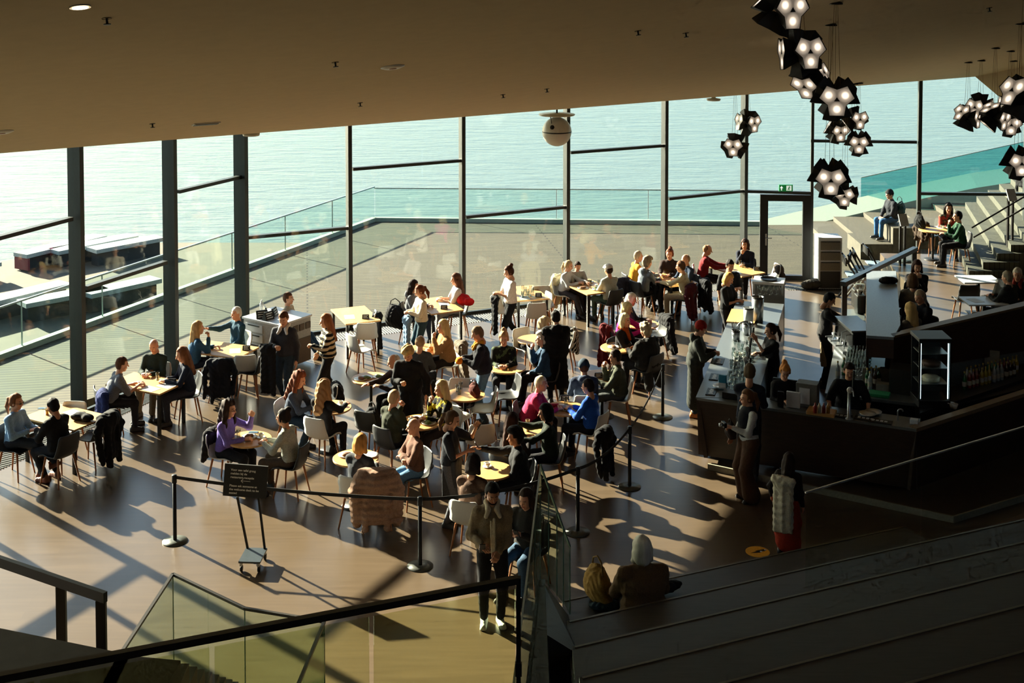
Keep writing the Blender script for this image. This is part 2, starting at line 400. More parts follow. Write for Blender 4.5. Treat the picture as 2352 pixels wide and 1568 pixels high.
# ---------------------------------------------------------------- outside: deck, balustrade, quay, water
R0, R1, R2 = W(0, 822), W(860, 506), W(1745, 515)
rd = (R1 - R0).normalized(); RX = R0 - rd * 14
b = MB(); b.poly([P0 + Vector((-3, 0, 0)), FA1 , FB1, P3, (P3.x, R2.y + .2), (R2.x, R2.y), (R1.x, R1.y), (RX.x, RX.y)][::-1], -.45, -.02)
struct(b.build('deck_terrace', deck_m))
b = MB(); b.bar(RX + Vector((0, 0, .03)), R1 + Vector((0, 0, .03)), .16, .14); b.bar(R1 + Vector((0, 0, .03)), R2 + Vector((0, 0, .03)), .16, .14); struct(b.build('trim_61', paint_w))
def balustrade(name, label, a, c, h, gm_, railm, step=2.3, rw=.05, z=0, post=None, z2=None):
    z2 = z if z2 is None else z2
    r = E(name, (a.x, a.y, z), 0, label, 'balustrade'); o = Vector((a.x, a.y, z)); d = Vector((c.x, c.y, z2)) - o; L = d.length
    n = max(1, round(L / step))
    for k in range(n):
        p, q_ = d * ((k + .01) / n), d * ((k + .99) / n)
        g = MB(); g.prism([p + Vector((0, 0, .05)), q_ + Vector((0, 0, .05)), q_ + Vector((.012, .012, .05)), p + Vector((.012, .012, .05))], [p + Vector((0, 0, h)), q_ + Vector((0, 0, h)), q_ + Vector((.012, .012, h)), p + Vector((.012, .012, h))]); g.build('glass_panel', gm_, r)
        if k and post:
            g = MB(); g.bar(d * (k / n) + Vector((0, 0, .02)), d * (k / n) + Vector((0, 0, h)), post, post); g.build('post', railm, r)
    g = MB(); g.bar(Vector((0, 0, h)), d + Vector((0, 0, h)), rw, .035); g.build('handrail', railm, r); return r
railm = M('pale steel rail', (150, 165, 165), .35, .6)
balustrade('glass_balustrade', 'long glass balustrade along the left edge of the outdoor deck', RX, R1, 1.06, rail_glass, railm, 2.4, .05, post=.025)
balustrade('glass_balustrade', 'glass balustrade across the far end of the outdoor deck by the water', R1, W(1700, 512), 1.02, rail_glass, railm, 2.6, .03, post=.02)
b = MB(); qz = -1.3
b.poly([(W(760, 557, qz).x, W(760, 557, qz).y), (W(350, 557, qz).x, W(350, 557, qz).y), (W(-100, 612, qz).x, W(-100, 612, qz).y), (-38, 30), (-30, 12), (P0.x - 3, P0.y), (FA0.x - 1, FA0.y), (W(800, 530).x, W(800, 530).y)], -4, qz)
struct(b.build('quay', quay_m))
bench_top = M('white bench top', (150, 160, 158), .6); bench_side = M('dark bench side', (38, 44, 46), .7); red = M('red paint', (110, 40, 46), .7)
bl = [('dark sided long outdoor bench with a red painted end, farthest out on the quay', 62, 585, 245, 541, 1), ('long outdoor bench with pale top, second from the water', 135, 577, 318, 541, 0),
      ('long outdoor bench with broad pale top, third from the water', 222, 574, 378, 545, 0), ('outdoor bench running out of view low on the quay behind the balustrade', -60, 705, 165, 650, 0),
      ('pale topped outdoor bench just behind the left balustrade', 60, 698, 250, 662, 0), ('pale topped outdoor bench behind the balustrade beside the second column', 210, 676, 372, 640, 0), ('cropped outdoor bench at the far left edge of the quay', -90, 618, 4, 602, 0)]
for lb, x0, y0, x1, y1, rr in bl:
    zt = -.75; a, c = W(x0, y0, zt), W(x1, y1, zt); d = (c - a).normalized(); nn = Vector((-d.y, d.x, 0))
    if nn.y < 0: nn = -nn
    r = E('quay_bench', (a.x, a.y, qz), 0, lb, 'bench', 'long benches on the quay')
    o = Vector((a.x, a.y, qz)); L = (c - a).length; wd = .62
    b = MB(); b.poly([Vector((0, 0, 0)) + nn * .12 + d * .1, d * (L - .1) + nn * .12, d * (L - .1) + nn * (wd - .12), nn * (wd - .12) + d * .1], 0, zt - qz - .12); b.build('body', bench_side, r)
    b = MB(); b.poly([Vector((0, 0, 0)), d * L, d * L + nn * wd, nn * wd], zt - qz - .12, zt - qz); b.build('top', bench_top, r)
    if rr: b = MB(); b.poly([d * .03, d * .1, d * .1 + nn * wd, d * .03 + nn * wd], .05, zt - qz - .125); b.build('end_panel', red, r)
# water
m = bpy.data.materials.new('river water'); m.use_nodes = True; t = m.node_tree; p = t.nodes['Principled BSDF']
p.inputs['Base Color'].default_value = (.10, .16, .17, 1); p.inputs['Roughness'].default_value = .16; p.inputs['IOR'].default_value = 1.45; p.inputs['Specular IOR Level'].default_value = .8
tc = t.nodes.new('ShaderNodeTexCoord'); mp = t.nodes.new('ShaderNodeMapping'); mp.inputs['Scale'].default_value = (.35, 1.1, 1); mp.inputs['Rotation'].default_value = (0, 0, .12)
n1 = t.nodes.new('ShaderNodeTexNoise'); n1.inputs['Scale'].default_value = 1.1; n1.inputs['Detail'].default_value = 8; n1.inputs['Roughness'].default_value = .62
bp = t.nodes.new('ShaderNodeBump'); bp.inputs['Strength'].default_value = .5; bp.inputs['Distance'].default_value = .5
t.links.new(tc.outputs['Object'], mp.inputs[0]); t.links.new(mp.outputs[0], n1.inputs['Vector']); t.links.new(n1.outputs[0], bp.inputs['Height']); t.links.new(bp.outputs[0], p.inputs['Normal'])
b = MB(); b.add([(-900, -60, -2.4), (900, -60, -2.4), (900, 2200, -2.4), (-900, 2200, -2.4)], [(0, 1, 2, 3)]); struct(b.build('water', m))
b = MB(); b.box((0, 2100, 1), (2400, 40, 14)); struct(b.build('far_shore', M('far shore', (90, 100, 96), .9)))

# white sloping wall outside right and the outdoor steps
a0 = W(1742, 512, .05); YW = a0.y
wl = []
for px, py in ((1742, 512), (1960, 462), (2110, 427), (2235, 402), (2352, 384), (2520, 352)):
    q_ = WY(px, py, YW + .4); wl.append(q_)
b = MB()
for p, q_ in zip(wl[:-1], wl[1:]):
    b.prism([(p.x, YW, -.4), (q_.x, YW, -.4), (q_.x, YW + .7, -.4), (p.x, YW + .7, -.4)], [(p.x, YW, p.z - .32), (q_.x, YW, q_.z - .32), (q_.x, YW + .7, q_.z), (p.x, YW + .7, p.z)])
struct(b.build('wall_outside_ramp', paint_w))
b = MB()
r = E('glass_balustrade', (wl[1].x + .1, YW + .85, 0), 0, 'tinted glass balustrade rising along the pale outdoor parapet on the right', 'balustrade')
tp = [WY(1978, 408, YW + .85), WY(2310, 335, YW + .85), WY(2520, 288, YW + .85)]
for p, q_ in zip(tp[:-1], tp[1:]):
    o = r.location; b = MB(); b.prism([(p.x - o.x, 0, -.3), (q_.x - o.x, 0, -.3), (q_.x - o.x, .02, -.3), (p.x - o.x, .02, -.3)], [(p.x - o.x, 0, p.z), (q_.x - o.x, 0, q_.z), (q_.x - o.x, .02, q_.z), (p.x - o.x, .02, p.z)]); b.build('glass_panel', glassmat('teal glass', (.42, .72, .72), 1), r)
    b = MB(); b.bar(Vector((p.x - o.x, .01, p.z)), Vector((q_.x - o.x, .01, q_.z)), .03, .03); b.build('handrail', railm, r)
stp_o = M('pale timber step', (66, 62, 48), .7, 0, .2, 6, stretch=(9, 1, 1)); stp_i = plank_mat('boarded step', (76, 78, 66), .7, (9.0, .11), math.radians(72), .012, .3, .12, .35)
PZ = .8
for i in range(9):
    zz = PZ + .17 * (i + 1)
    a = W(2165 + 26 * i, 492 - 14 * i, zz); c = W(2226 + 32 * i, 622 - 20 * i, zz); a2 = W(2165 + 26 * (i + 1) + 6, 492 - 14 * i, zz); c2 = W(2226 + 32 * (i + 1) + 4, 622 - 20 * i, zz)
    b = MB(); b.poly([(a.x, a.y), (c.x, c.y), (c2.x + .5, c.y), (a2.x + .5, a2.y)], -.2, zz); struct(b.build('outdoor_step', [stp_i]))
for i in range(5):   # broad timber steps left of them
    zz = .12 + .14 * i; a = W(1950 + 48 * i, 600 - 33 * i, zz); b = MB(); b.poly([(a.x, FC1.y + .5), (a.x + 6 - i * .8, FC1.y + .5), (a.x + 6 - i * .8, YW - .05), (a.x, YW - .05)], -.1, zz); struct(b.build('timber_step', stp_o))

# ---------------------------------------------------------------- raised platform right
plm = floor_m
pa, pb = W(1990, 770, 1.83), W(2053, 774, 1.83); pc = W(2352, 705, 1.83); pcx = pb + (pc - pb) * 2.2; pe = W(1940, 705, PZ)
edgeU = Vector((pa.x, pa.y + .02, 0))
hA, hB = W(1936, 652, 1.8), W(2103, 571, 1.8)
b = MB(); plat = [(pa.x + .05, pa.y + .25), (pb.x, pb.y + .25), (pcx.x, pcx.y + .25), (P3.x - .1, pcx.y + .3), (P3.x - .1, P3.y - .35), (hB.x + .3, FC1.y - .2), (hB.x, hB.y), (hA.x, hA.y)]
b.poly(plat, .005, PZ); struct(b.build('floor_platform', plm))
fas = M('dark walnut fascia', (58, 36, 24), .5, 0, .2, 5, stretch=(1, 1, 7)); pale = M('pale plaster', (120, 126, 118), .8)
b = MB(); b.prism([(pb.x, pb.y, 1.2), (pcx.x, pcx.y, .75), (pcx.x, pcx.y + .2, .75), (pb.x, pb.y + .2, 1.2)], [(pb.x, pb.y, 1.83), (pcx.x, pcx.y, 1.83), (pcx.x, pcx.y + .2, 1.83), (pb.x, pb.y + .2, 1.83)])
pr = struct(b.build('wall_platform', fas))
b = MB(); b.prism([(pb.x, pb.y - .05, 1.83), (pcx.x, pcx.y - .05, 1.83), (pcx.x, pcx.y + .26, 1.83), (pb.x + .2, pb.y + .26, 1.83)], [(pb.x, pb.y - .05, 1.87), (pcx.x, pcx.y - .05, 1.87), (pcx.x, pcx.y + .26, 1.87), (pb.x + .2, pb.y + .26, 1.87)]); b.build('rail_cap', M('worn oak cap', (128, 108, 80), .5), pr)
b = MB(); b.bar(Vector((pa.x, pa.y + .22, .6)), Vector((pb.x, pb.y + .22, .6)), .06, 1.19); b.bar(Vector((pb.x, pb.y + .22, .6)), Vector((pcx.x, pcx.y + .22, .6)), .06, 1.19); struct(b.build('wall_bar_back', pale))
ct = [W(1990, 622, 1.83), W(2058, 622, 1.83), W(2068, 745, 1.83), pb, pa]
r = E('high_counter', (pa.x, pa.y, PZ), 0, 'long pale high counter at the edge of the raised floor above the bar', 'counter')
b = MB(); b.poly([(p.x - pa.x, p.y - pa.y) for p in ct][::-1], 1.83 - PZ - .05, 1.83 - PZ); b.build('top', M('pale counter laminate', (120, 126, 130), .35), r)
b = MB(); b.poly([(p.x - pa.x, p.y - pa.y) for p in (pa, ct[0], ct[0] + Vector((.06, 0, 0)), pa + Vector((.06, .06, 0)))], .0, 1.83 - PZ - .05); b.poly([(0, 0.01), ((pb - pa).x, (pb - pa).y + .01), ((pb - pa).x, (pb - pa).y + .1), (0.05, .1)], 1.83 - PZ - .38, 1.83 - PZ - .05); b.build('front_panel', fas, r)
r = E('handrail_balustrade', (hA.x, hA.y, 0), 0, 'black handrail with glass panels beside the stacked high chairs', 'handrail')
d = hB - hA; b = MB(); b.bar(Vector((0, 0, 1.8)), d + Vector((0, 0, 1.8)), .12, .09); b.build('handrail', M('satin black rail', (34, 36, 38), .3, .4), r)
for t_ in (0.02, .98): b = MB(); b.box(d * t_ + Vector((0, 0, .88)), (.1, .06, 1.76)); b.build('post', black_m, r)
b = MB(); b.bar(d * .03 + Vector((0, 0, 1.25)), d * .97 + Vector((0, 0, 1.25)), .015, .95); b.build('glass_panel', glass_m, r)

# ---------------------------------------------------------------- grandstand seats under the viewpoint
e1 = W(1517, 1329, .45); e1b = W(1900, 1246, .45); ed = (e1b - e1).normalized(); en = Vector((ed.y, -ed.x, 0))
xl = .62
for k in range(13):
    z1 = .45 * (k + 1); p = e1 + en * (1.25 * k); p.z = 0
    s0 = (xl - p.x) / ed.x; a = p + ed * s0; c = p + ed * (3.9 if k == 0 else 14)
    nx = 1.3
    b = MB(); b.poly([(a.x, a.y), (a.x + en.x * 0, a.y - nx * 1.09), (c.x + en.x * nx, c.y + en.y * nx), (c.x, c.y)], 0, z1)
    st = struct(b.build('grandstand_tier', step_m))
    b = MB(); b.bar(a + Vector((.02, .0, z1 + .002)) - en * -.02, c + Vector((0, 0, z1 + .002)) + en * .02, .03, .006); b.build('nosing', M('brass nosing', (105, 98, 84), .4, .6), st)
# parapet with glass at the left end of the seats
PB, PA_ = W(1240, 1330, 1.16), None
px0, py0 = PB.x, PB.y
b = MB(); PC = W(1305, 1412, .47)
b.prism([(px0 - .12, py0 + .05, 0), (px0 + .16, py0 + .05, 0), (px0 + .12, 5, 0), (-.5, 5, 0)], [(px0 - .03, py0, 1.16), (px0 + .06, py0, 1.16), (px0 - .0, 5, 1.16), (-.42, 5, 1.16)])
b.prism([(px0 + .02, py0 + .03, 0), (PC.x + .05, PC.y + .1, 0), (xl + .1, py0 - 1.2, 0), (px0 + .02, py0 - 1.2, 0)], [(px0 + .02, py0 + .0, 1.16), (PC.x, PC.y, .47), (xl + .1, py0 - 1.2, .92), (px0 + .02, py0 - 1.2, 1.16)])
struct(b.build('wall_parapet', step_m))
r = E('glass_balustrade', (px0, py0, 0), 0, 'clear glass balustrade with white edge pointing up beside the dark seating steps', 'balustrade')
nr = W(1178, 1568, 2.5)
a = Vector((px0, py0, 0)); dn = Vector((nr.x, nr.y, 0)) - a
pts = [a, a + dn, a + dn * 1.4]
for k in range(2):
    p, q_ = pts[k] - a, pts[k + 1] - a
    b = MB(); b.prism([p + Vector((0, 0, 1.16)), q_ + Vector((0, 0, 1.16)), q_ + Vector((.015, 0, 1.16)), p + Vector((.015, 0, 1.16))], [p + Vector((0, 0, 2.5)), q_ + Vector((0, 0, 2.5)), q_ + Vector((.015, 0, 2.5)), p + Vector((.015, 0, 2.5))]); b.build('glass_panel', stair_glass, r)
b = MB(); b.bar(Vector((.007, 0, 2.5)), pts[2] - a + Vector((.007, 0, 2.5)), .018, .018); b.build('edge_trim', railm, r)
# descending fan of panes to the right
tops = [(1241, 1067, 1330), (1260, 1122, 1345), (1279, 1178, 1368), (1294, 1215, 1388), (1309, 1255, 1410)]
dv = PC - PB; dv.z = 0; n_ = Vector((dv.y, -dv.x, 0)).normalized(); pp = []
for x, yt, yb in tops: pp.append((WP(x, yt, PB, n_), WP(x, yb, PB, n_)))
o = Vector((px0, py0, 0))
for (t0_, b0), (t1_, b1) in zip(pp[:-1], pp[1:]):
    b = MB(); th = n_ * .012
    b.prism([b0 - o, b1 - o, b1 - o + th, b0 - o + th], [t0_ - o, t1_ - o, t1_ - o + th, t0_ - o + th]); b.build('glass_panel', stair_glass, r)
b = MB()
for t0_, b0 in pp: b.bar(b0 - o, t0_ - o, .012, .012)
b.bar(pp[0][0] - o, pp[-1][0] - o, .02, .02); b.build('pane_edge', M('glass edge', (120, 150, 140), .3), r)
# long handrail with tinted glass in front
ha, hb = W(1188, 1331, 3.7), W(0, 1556, 3.7); hx = ha + (hb - ha) * 1.25
r = E('handrail_balustrade', (ha.x, ha.y, 2.3), 0, 'long dark handrail with green tinted glass crossing the front of the view', 'handrail')
d = hx - ha; dz = Vector((0, 0, 1.4))
b = MB(); b.bar(dz, d + dz, .055, .05); b.build('handrail', M('dark bronze rail', (40, 36, 30), .4, .3), r)
for k in range(4):
    b = MB(); p, q_ = d * (k / 4 + .004), d * ((k + 1) / 4 - .004); b.bar(p + Vector((0, 0, .68)), q_ + Vector((0, 0, .68)), .014, 1.3); b.build('glass_panel', glassmat('amber green glass', (.84, .86, .70), .5), r)
b = MB(); b.bar(Vector((.01, 0, -.6)), Vector((.01, 0, 1.42)), .035, .05); b.build('post', black_m, r)
b = MB(); b.box((.01, -.03, .72), (.05, .04, .1)); b.build('clamp', black_m, r)
# landing slab, stair and balustrade of the opening lower left
sz = 3.0; sa, sb = W(0, 1442, sz), W(300, 1503, sz); sd_ = (sb - sa)
b = MB(); b.poly([tuple((sa - sd_ * 1.2)[:2]), tuple(sb[:2]), (sb.x + .1, 4), (sa.x - 6, 4)][::-1], sz - .5, sz)
sc_ = W(415, 1516, sz); b.poly([(sb.x - .1, sb.y), (sb.x, 4), (sc_.x, 4), (sc_.x, sc_.y)], sz - .5, sz)
struct(b.build('floor_landing', M('worn dark concrete', (64, 62, 54), .6, 0, .25, 3)))
b = MB()
for k in range(16):
    b.box((sc_.x - .8, sc_.y + .26 * k + .13, sz - .17 * (k + 1) - .1), (1.6, .26, .2))
struct(b.build('stair_flight', step_m))
rb = E('glass_balustrade', tuple(W(397, 1318, 1.05)[:2]) + (0,), 0, 'glass balustrade with dark rail coming to a point around the stair opening', 'balustrade')
o = Vector(rb.location); ptsb = [W(160, 1680, 1.05), W(397, 1318, 1.05), W(562, 1397, 1.05), W(745, 1427, 1.05), W(640, 1680, 1.05)]
for k in range(4):
    a, c = ptsb[k] - o, ptsb[k + 1] - o; nn = 1 if k == 2 else 2
    for j in range(nn):
        p, q_ = a.lerp(c, j / nn + .005), a.lerp(c, (j + 1) / nn - .005)
        b = MB(); b.bar((p.x, p.y, .52), (q_.x, q_.y, .52), .014, 1.02); b.build('glass_panel', stair_glass, rb)
    b = MB(); b.bar(a, c, .035, .03); b.build('handrail', M('dark bronze rail'), rb)
b = MB()
for k in (0, 1, 2, 3, 4):
    p = ptsb[k] - o; b.bar((p.x, p.y, 0), (p.x, p.y, 1.04), .012, .012)
b.build('pane_edge', M('glass edge'), rb)
# black portal frame at the left
fr = E('portal_frame', tuple(W(232, 1362, 2.3)[:2]) + (0,), 0, 'black steel glazed portal frame cropped by the left edge', 'door frame')
o = Vector(fr.location); fa, fb, fc = W(232, 1368, 2.25) - o, W(140, 1336, 2.25) - o, W(-120, 1248, 2.25) - o
b = MB(); b.bar(fa + (fa - fc).normalized() * .06, fc, .05, .10); b.build('lintel', black_m, fr)
for p in (fa, fb):
    for s in (-1, 1):
        b = MB(); q_ = p + (fa - fc).normalized() * (.032 * s); b.bar((q_.x, q_.y, 0), (q_.x, q_.y, 2.2), .05, .048); b.build('post', black_m, fr)
# pale thin rail of the glass screen in front of the bar
ra, rb_ = W(1850, 1131, 2.05), W(2352, 980, 2.05); d = (rb_ - ra) * 1.5
r = E('glass_balustrade', (ra.x, ra.y, 1.05), 0, 'faint glass screen with a bright thin rail in front of the bar, lower right', 'balustrade')
b = MB(); b.bar(Vector((0, 0, 1)), d + Vector((0, 0, 1)), .02, .02); b.build('handrail', M('bright rail', (220, 222, 220), .25, .7), r)
for k in range(3): b = MB(); b.bar(d * (k / 3 + .003) + Vector((0, 0, .4)), d * ((k + 1) / 3 - .003) + Vector((0, 0, .4)), .012, 1.18); b.build('glass_panel', glass_m, r)
# ---------------------------------------------------------------- furniture builders
def shell_mesh(wd=.47, back=.40):
    prof = [(.215, .43), (.20, .452), (.12, .455), (.0, .445), (-.10, .445), (-.17, .465), (-.205, .52), (-.225, .60), (-.24, .70), (-.25, .80), (-.252, .825)]
    b = MB(); nu, nv = len(prof), 9; top = []; bot = []
    for i, (x, z) in enumerate(prof):
        p0, p1 = prof[max(i - 1, 0)], prof[min(i + 1, nu - 1)]
        tx, tz = p1[0] - p0[0], p1[1] - p0[1]; L = math.hypot(tx, tz); nx, nz = tz / L, -tx / L
        ww = wd * (1 if 2 < i < 7 else .93 if i < 9 else .86 if i == 9 else .74)
        for j in range(nv):
            v = j / (nv - 1) * 2 - 1; curl = abs(v) ** 3 * (.05 if 1 < i < 8 else .03)
            px_, pz_ = x + nx * curl, z + nz * curl
            if nz < 0: px_, pz_ = x - nx * curl, z - nz * curl
            top.append((px_, v * ww / 2, pz_)); bot.append((px_ - abs(nx) * .014, v * ww / 2 * 1.01, pz_ - abs(nz) * .014))
    n = len(top); fs = []
    for i in range(nu - 1):
        for j in range(nv - 1):
            a = i * nv + j; fs.append((a, a + nv, a + nv + 1, a + 1)); fs.append((n + a, n + a + 1, n + a + nv + 1, n + a + nv))
    rim = [j for j in range(nv)] + [i * nv + nv - 1 for i in range(1, nu)] + [(nu - 1) * nv + j for j in range(nv - 2, -1, -1)] + [i * nv for i in range(nu - 2, 0, -1)]
    for k in range(len(rim)): a, c = rim[k], rim[(k + 1) % len(rim)]; fs.append((a, c, n + c, n + a))
    return b.add(top + bot, fs, 0, True)
def make_chair(mat):
    def f():
        r = E('chair', (0, 0, 0), 0, 'chair', 'chair')
        shell_mesh().build('seat_shell', mat, r)
        for sx in (1, -1):
            for sy in (1, -1):
                b = MB(); b.tube([(.14 * sx, .15 * sy, .445), (.21 * sx - .01, .215 * sy, 0)], .019, 8, r2=.012); b.build('leg', oak_leg, r)
        return r
    return f
CH = {'w': Proto(make_chair(white_p)), 'd': Proto(make_chair(dark_p))}
CHL = {'w': 'white shell chair ', 'd': 'charcoal shell chair '}
def chair(kind, p, rz, where, group=None): return CH[kind]((p.x, p.y, p.z), rz, CHL[kind] + where, 'chair', group or {'w': 'white shell chairs', 'd': 'charcoal shell chairs'}[kind])
def make_rect(): 
    r = E('dining_table', (0, 0, 0), 0, 'table', 'table')
    b = MB(); b.box((0, 0, .735), (1.22, .76, .03)); b.build('tabletop', oak, r, .004)
    for sx in (1, -1):
        for sy in (1, -1): b = MB(); b.box((.55 * sx, .33 * sy, .36), (.05, .05, .72)); b.build('leg', black_m, r)
    return r
RT = Proto(make_rect)
def make_round():
    r = E('bistro_table', (0, 0, 0), 0, 'table', 'table')
    b = MB(); b.lathe([(0, .72), (.345, .72), (.35, .725), (.35, .745), (.345, .75), (0, .75)], seg=40, smooth=False); b.build('tabletop', oak, r)
    b = MB(); b.lathe([(.028, .02), (.028, .715), (.12, .718), (0, .718)], seg=14); b.build('pedestal', black_m, r)
    b = MB(); b.lathe([(0, 0), (.22, 0), (.22, .008), (.03, .022), (0, .022)], seg=28); b.build('base_plate', black_m, r)
    return r
BT = Proto(make_round)
def rect_table(front, right, lab, flip=False):
    """front and right: picture points of two neighbouring top corners of the short edge; the table runs away to the left of them"""
    a, c = W(*front, .75), W(*right, .75); s = (c - a).normalized(); n = Vector((-s.y, s.x, 0))
    if flip: n = -n
    ctr = (a + c) / 2 + n * .61; ctr.z = 0
    return RT((ctr.x, ctr.y, 0), math.atan2(n.y, n.x), lab, 'table', 'oak dining tables'), ctr, math.atan2(n.y, n.x)
def round_at(px, py, lab, s=1.0, z=0):
    p = W(px, py, z + .75); return BT((p.x, p.y, z), 0, lab, 'table', 'round bistro tables', (s, s, 1))
T = {}
T['t1'] = rect_table((174, 986), (249, 955), 'oak dining table at far left with phones, sunglasses and a black bag on it')[1]
T['t2'] = rect_table((366, 905), (432, 874), 'oak dining table between the grey T-shirt man and the navy woman')[1]
T['t3'] = rect_table((548, 821), (593, 798), 'oak dining table below the pointing white-haired man')[1]
T['t4'] = rect_table((795, 744), (874, 735), 'unoccupied pale oak dining table right of the white service counter')[1]
T['t5'] = rect_table((991, 721), (1066, 711), 'oak dining table in front of the long-haired woman in a pale T-shirt')[1]
T['t6'] = rect_table((1188, 691), (1262, 685), 'oak dining table set with empty glasses behind the walking waitress')[1]
T['t7'] = rect_table((1353, 676), (1412, 668), 'oak dining table covered with plates of food between headband woman and white cap')[1]
T['t8'] = rect_table((1545, 657), (1600, 650), 'oak dining table of the four people right of the mustard sweater')[1]
T['t9'] = rect_table((1700, 636), (1762, 625), 'oak dining table between the red sweater man and the woman by the door')[1]
for (px, py, k, lab) in [(573, 1007, 'r1', 'round oak table between purple sweater and grey sweater women'), (760, 934, 'r2', 'round oak table of the two women with wavy hair'),
    (817, 1050, 'r3', 'round oak table in front of the blond bob woman'), (852, 868, 'r4', 'round oak table with plates left of the black parka'), (978, 801, 'r5', 'round oak table beside the camel coat woman'),
    (965, 968, 'r6', 'round oak table with cups between green jacket man and floral woman'), (1068, 905, 'r7', 'round oak table with empty glasses and a maroon bag'), (1165, 843, 'r8', 'round oak table of the woman in green with ice cream'),
    (1228, 779, 'r9', 'small round oak table behind the curly-haired woman in denim'), (1474, 743, 'r10', 'round oak table right of the magenta sweater'), (1420, 797, 'r11', 'round oak table in front of the orange scarf'),
    (1383, 862, 'r12', 'round oak table between navy beanie and olive parka'), (1298, 937, 'r13', 'round oak table between magenta and blue sweaters'), (1215, 990, 'r14', 'round oak table with a tall beer glass'),
    (1125, 1079, 'r15', 'round oak table with a coffee cup by the leather jacket man')]:
    o = round_at(px, py, lab); T[k] = Vector(o.location)
o = round_at(2143, 527, 'dark round table on the raised floor by the couple', 1.0, PZ); T['p1'] = Vector(o.location)
def make_sq():
    r = E('cafe_table', (0, 0, 0), 0, 'table', 'table'); b = MB(); b.box((0, 0, .735), (.8, .62, .03)); b.build('tabletop', white_m, r, .003)
    b = MB(); b.box((0, 0, .36), (.06, .06, .72)); b.build('pedestal', black_m, r); b = MB(); b.box((0, 0, .01), (.4, .4, .02)); b.build('base_plate', black_m, r); return r
SQ = Proto(make_sq)
p = W(2247, 640, PZ + .75); SQ((p.x, p.y, PZ), 0, 'white topped cafe table on the raised floor, farther of the two', 'table', 'white cafe tables'); T['p2'] = p
p = W(2260, 690, PZ + .75); SQ((p.x, p.y, PZ), 0, 'white topped cafe table on the raised floor beside the grey-haired men', 'table', 'white cafe tables'); T['p3'] = p

# empty chairs: kind, picture point of the top of the backrest, facing (deg), floor height, place
EC = [('w', 842, 742, 97, 0, 'with its back to the view at the unoccupied oak table'), ('w', 862, 716, 185, 0, 'at the right end of the unoccupied oak table'), ('w', 806, 768, 40, 0, 'tucked under the left of the unoccupied oak table'),
      ('w', 1233, 696, 97, 0, 'with its back to the view at the table of empty glasses'), ('w', 1243, 657, 280, 0, 'behind the table of empty glasses'), ('w', 1136, 676, 330, 0, 'behind the walking waitress'), ('w', 1262, 672, 200, 0, 'right of the table of empty glasses'),
      ('w', 1196, 753, 305, 0, 'holding a folded black jacket'), ('w', 1059, 869, 265, 0, 'behind the table with the maroon bag'), ('w', 1141, 893, 185, 0, 'turned sideways right of the maroon bag table'),
      ('w', 172, 922, 265, 0, 'behind the far left table next to the first column'), ('w', 563, 816, 100, 0, 'tucked in at the table of the pointing man'), ('d', 605, 812, 170, 0, 'at the right end of the pointing man\'s table'),
      ('w', 1322, 757, 170, 0, 'seen edge-on beside the long black coat'), ('d', 1193, 862, 195, 0, 'between green blouse table and magenta man'), ('w', 1787, 607, 190, 0, 'with a furry coat at the table next to the door'),
      ('d', 1527, 728, 200, 0, 'draped with a black coat beyond the big curly hair'), ('d', 1393, 757, 25, 0, 'draped with a red lined black coat'), ('d', 238, 958, 165, 0, 'under the big black coat at far left'),
      ('d', 505, 826, 100, 0, 'draped with a black coat at the pointing man\'s table'), ('d', 865, 1095, 95, 0, 'wrapped in the beige puffer coat'), ('d', 835, 945, 60, 0, 'with a black bag left of the green jacket man'),
      ('w', 771, 880, 200, 0, 'with a dark jacket right of the table of two wavy-haired women'), ('d', 1090, 880, 200, 0, 'with a dark bag beside the jeans of the orange collar man'), ('w', 1107, 975, 100, 0, 'turned away below the maroon bag table'),
      ('d', 2228, 655, 90, PZ, 'tucked under the farther white cafe table'), ('w', 2256, 716, 95, PZ, 'in front of the nearer white cafe table'), ('d', 2120, 510, 20, PZ, 'draped with jackets at the dark round table'), ('d', 2305, 645, 200, PZ, 'at the farther white cafe table'),
      ('w', 1400, 655, 60, 0, 'half hidden behind the white cap'), ('w', 1015, 905, 330, 0, 'between the black parka and the maroon bag table')]
ECP = {}
for i, (k, px, py, a, z, lab) in enumerate(EC):
    p = W(px, py, z + .82); r = math.radians(a); q_ = Vector((p.x + .24 * math.cos(r), p.y + .24 * math.sin(r), z)); chair(k, q_, r, lab); ECP[i] = (q_, r)

# ---------------------------------------------------------------- coats and bags
def coat_mesh(seed, wdt=.25, ln=.62, hood=False, puffy=False, vox=.018):
    rnd = random.Random(seed)
    t = .075 if puffy else .035
    pr = [('c', (-.25, -wdt * .62, .80), (-.25, wdt * .62, .80), t + .03, t + .03), ('b', (-.30, 0, .80 - ln * .45), (t * .7, wdt * .80, ln * .42), None), ('e', (-.30, 0, .72), (t + .03, wdt * .9, .14), None), ('e', (-.31, 0, .86 - ln * .8), (t + .02, wdt * 1.02, ln * .2), None), ('b', (-.20, 0, .74), (t * .7, wdt * .9, .10), None)]
    for s in (1, -1):
        a = rnd.uniform(-.04, .04)
        pr += [('c', (-.26, s * wdt * .85, .79), (-.27 + a, s * (wdt + .04), .62), t + .025, t + .015), ('c', (-.27 + a, s * (wdt + .04), .62), (-.28 - a, s * (wdt + rnd.uniform(-.02, .05)), .80 - ln * .85), t + .015, t + .01)]
        pr += [('c', (-.32, s * wdt * .5, .75), (-.35, s * wdt * .6, .82 - ln), .03, .045)]
    if hood: pr += [('e', (-.33, 0, .78), (.07, .13, .10), None)]
    return sdf(pr, vox, .04, .006 if puffy else .010, None, .085 if puffy else 0)
CM = {}
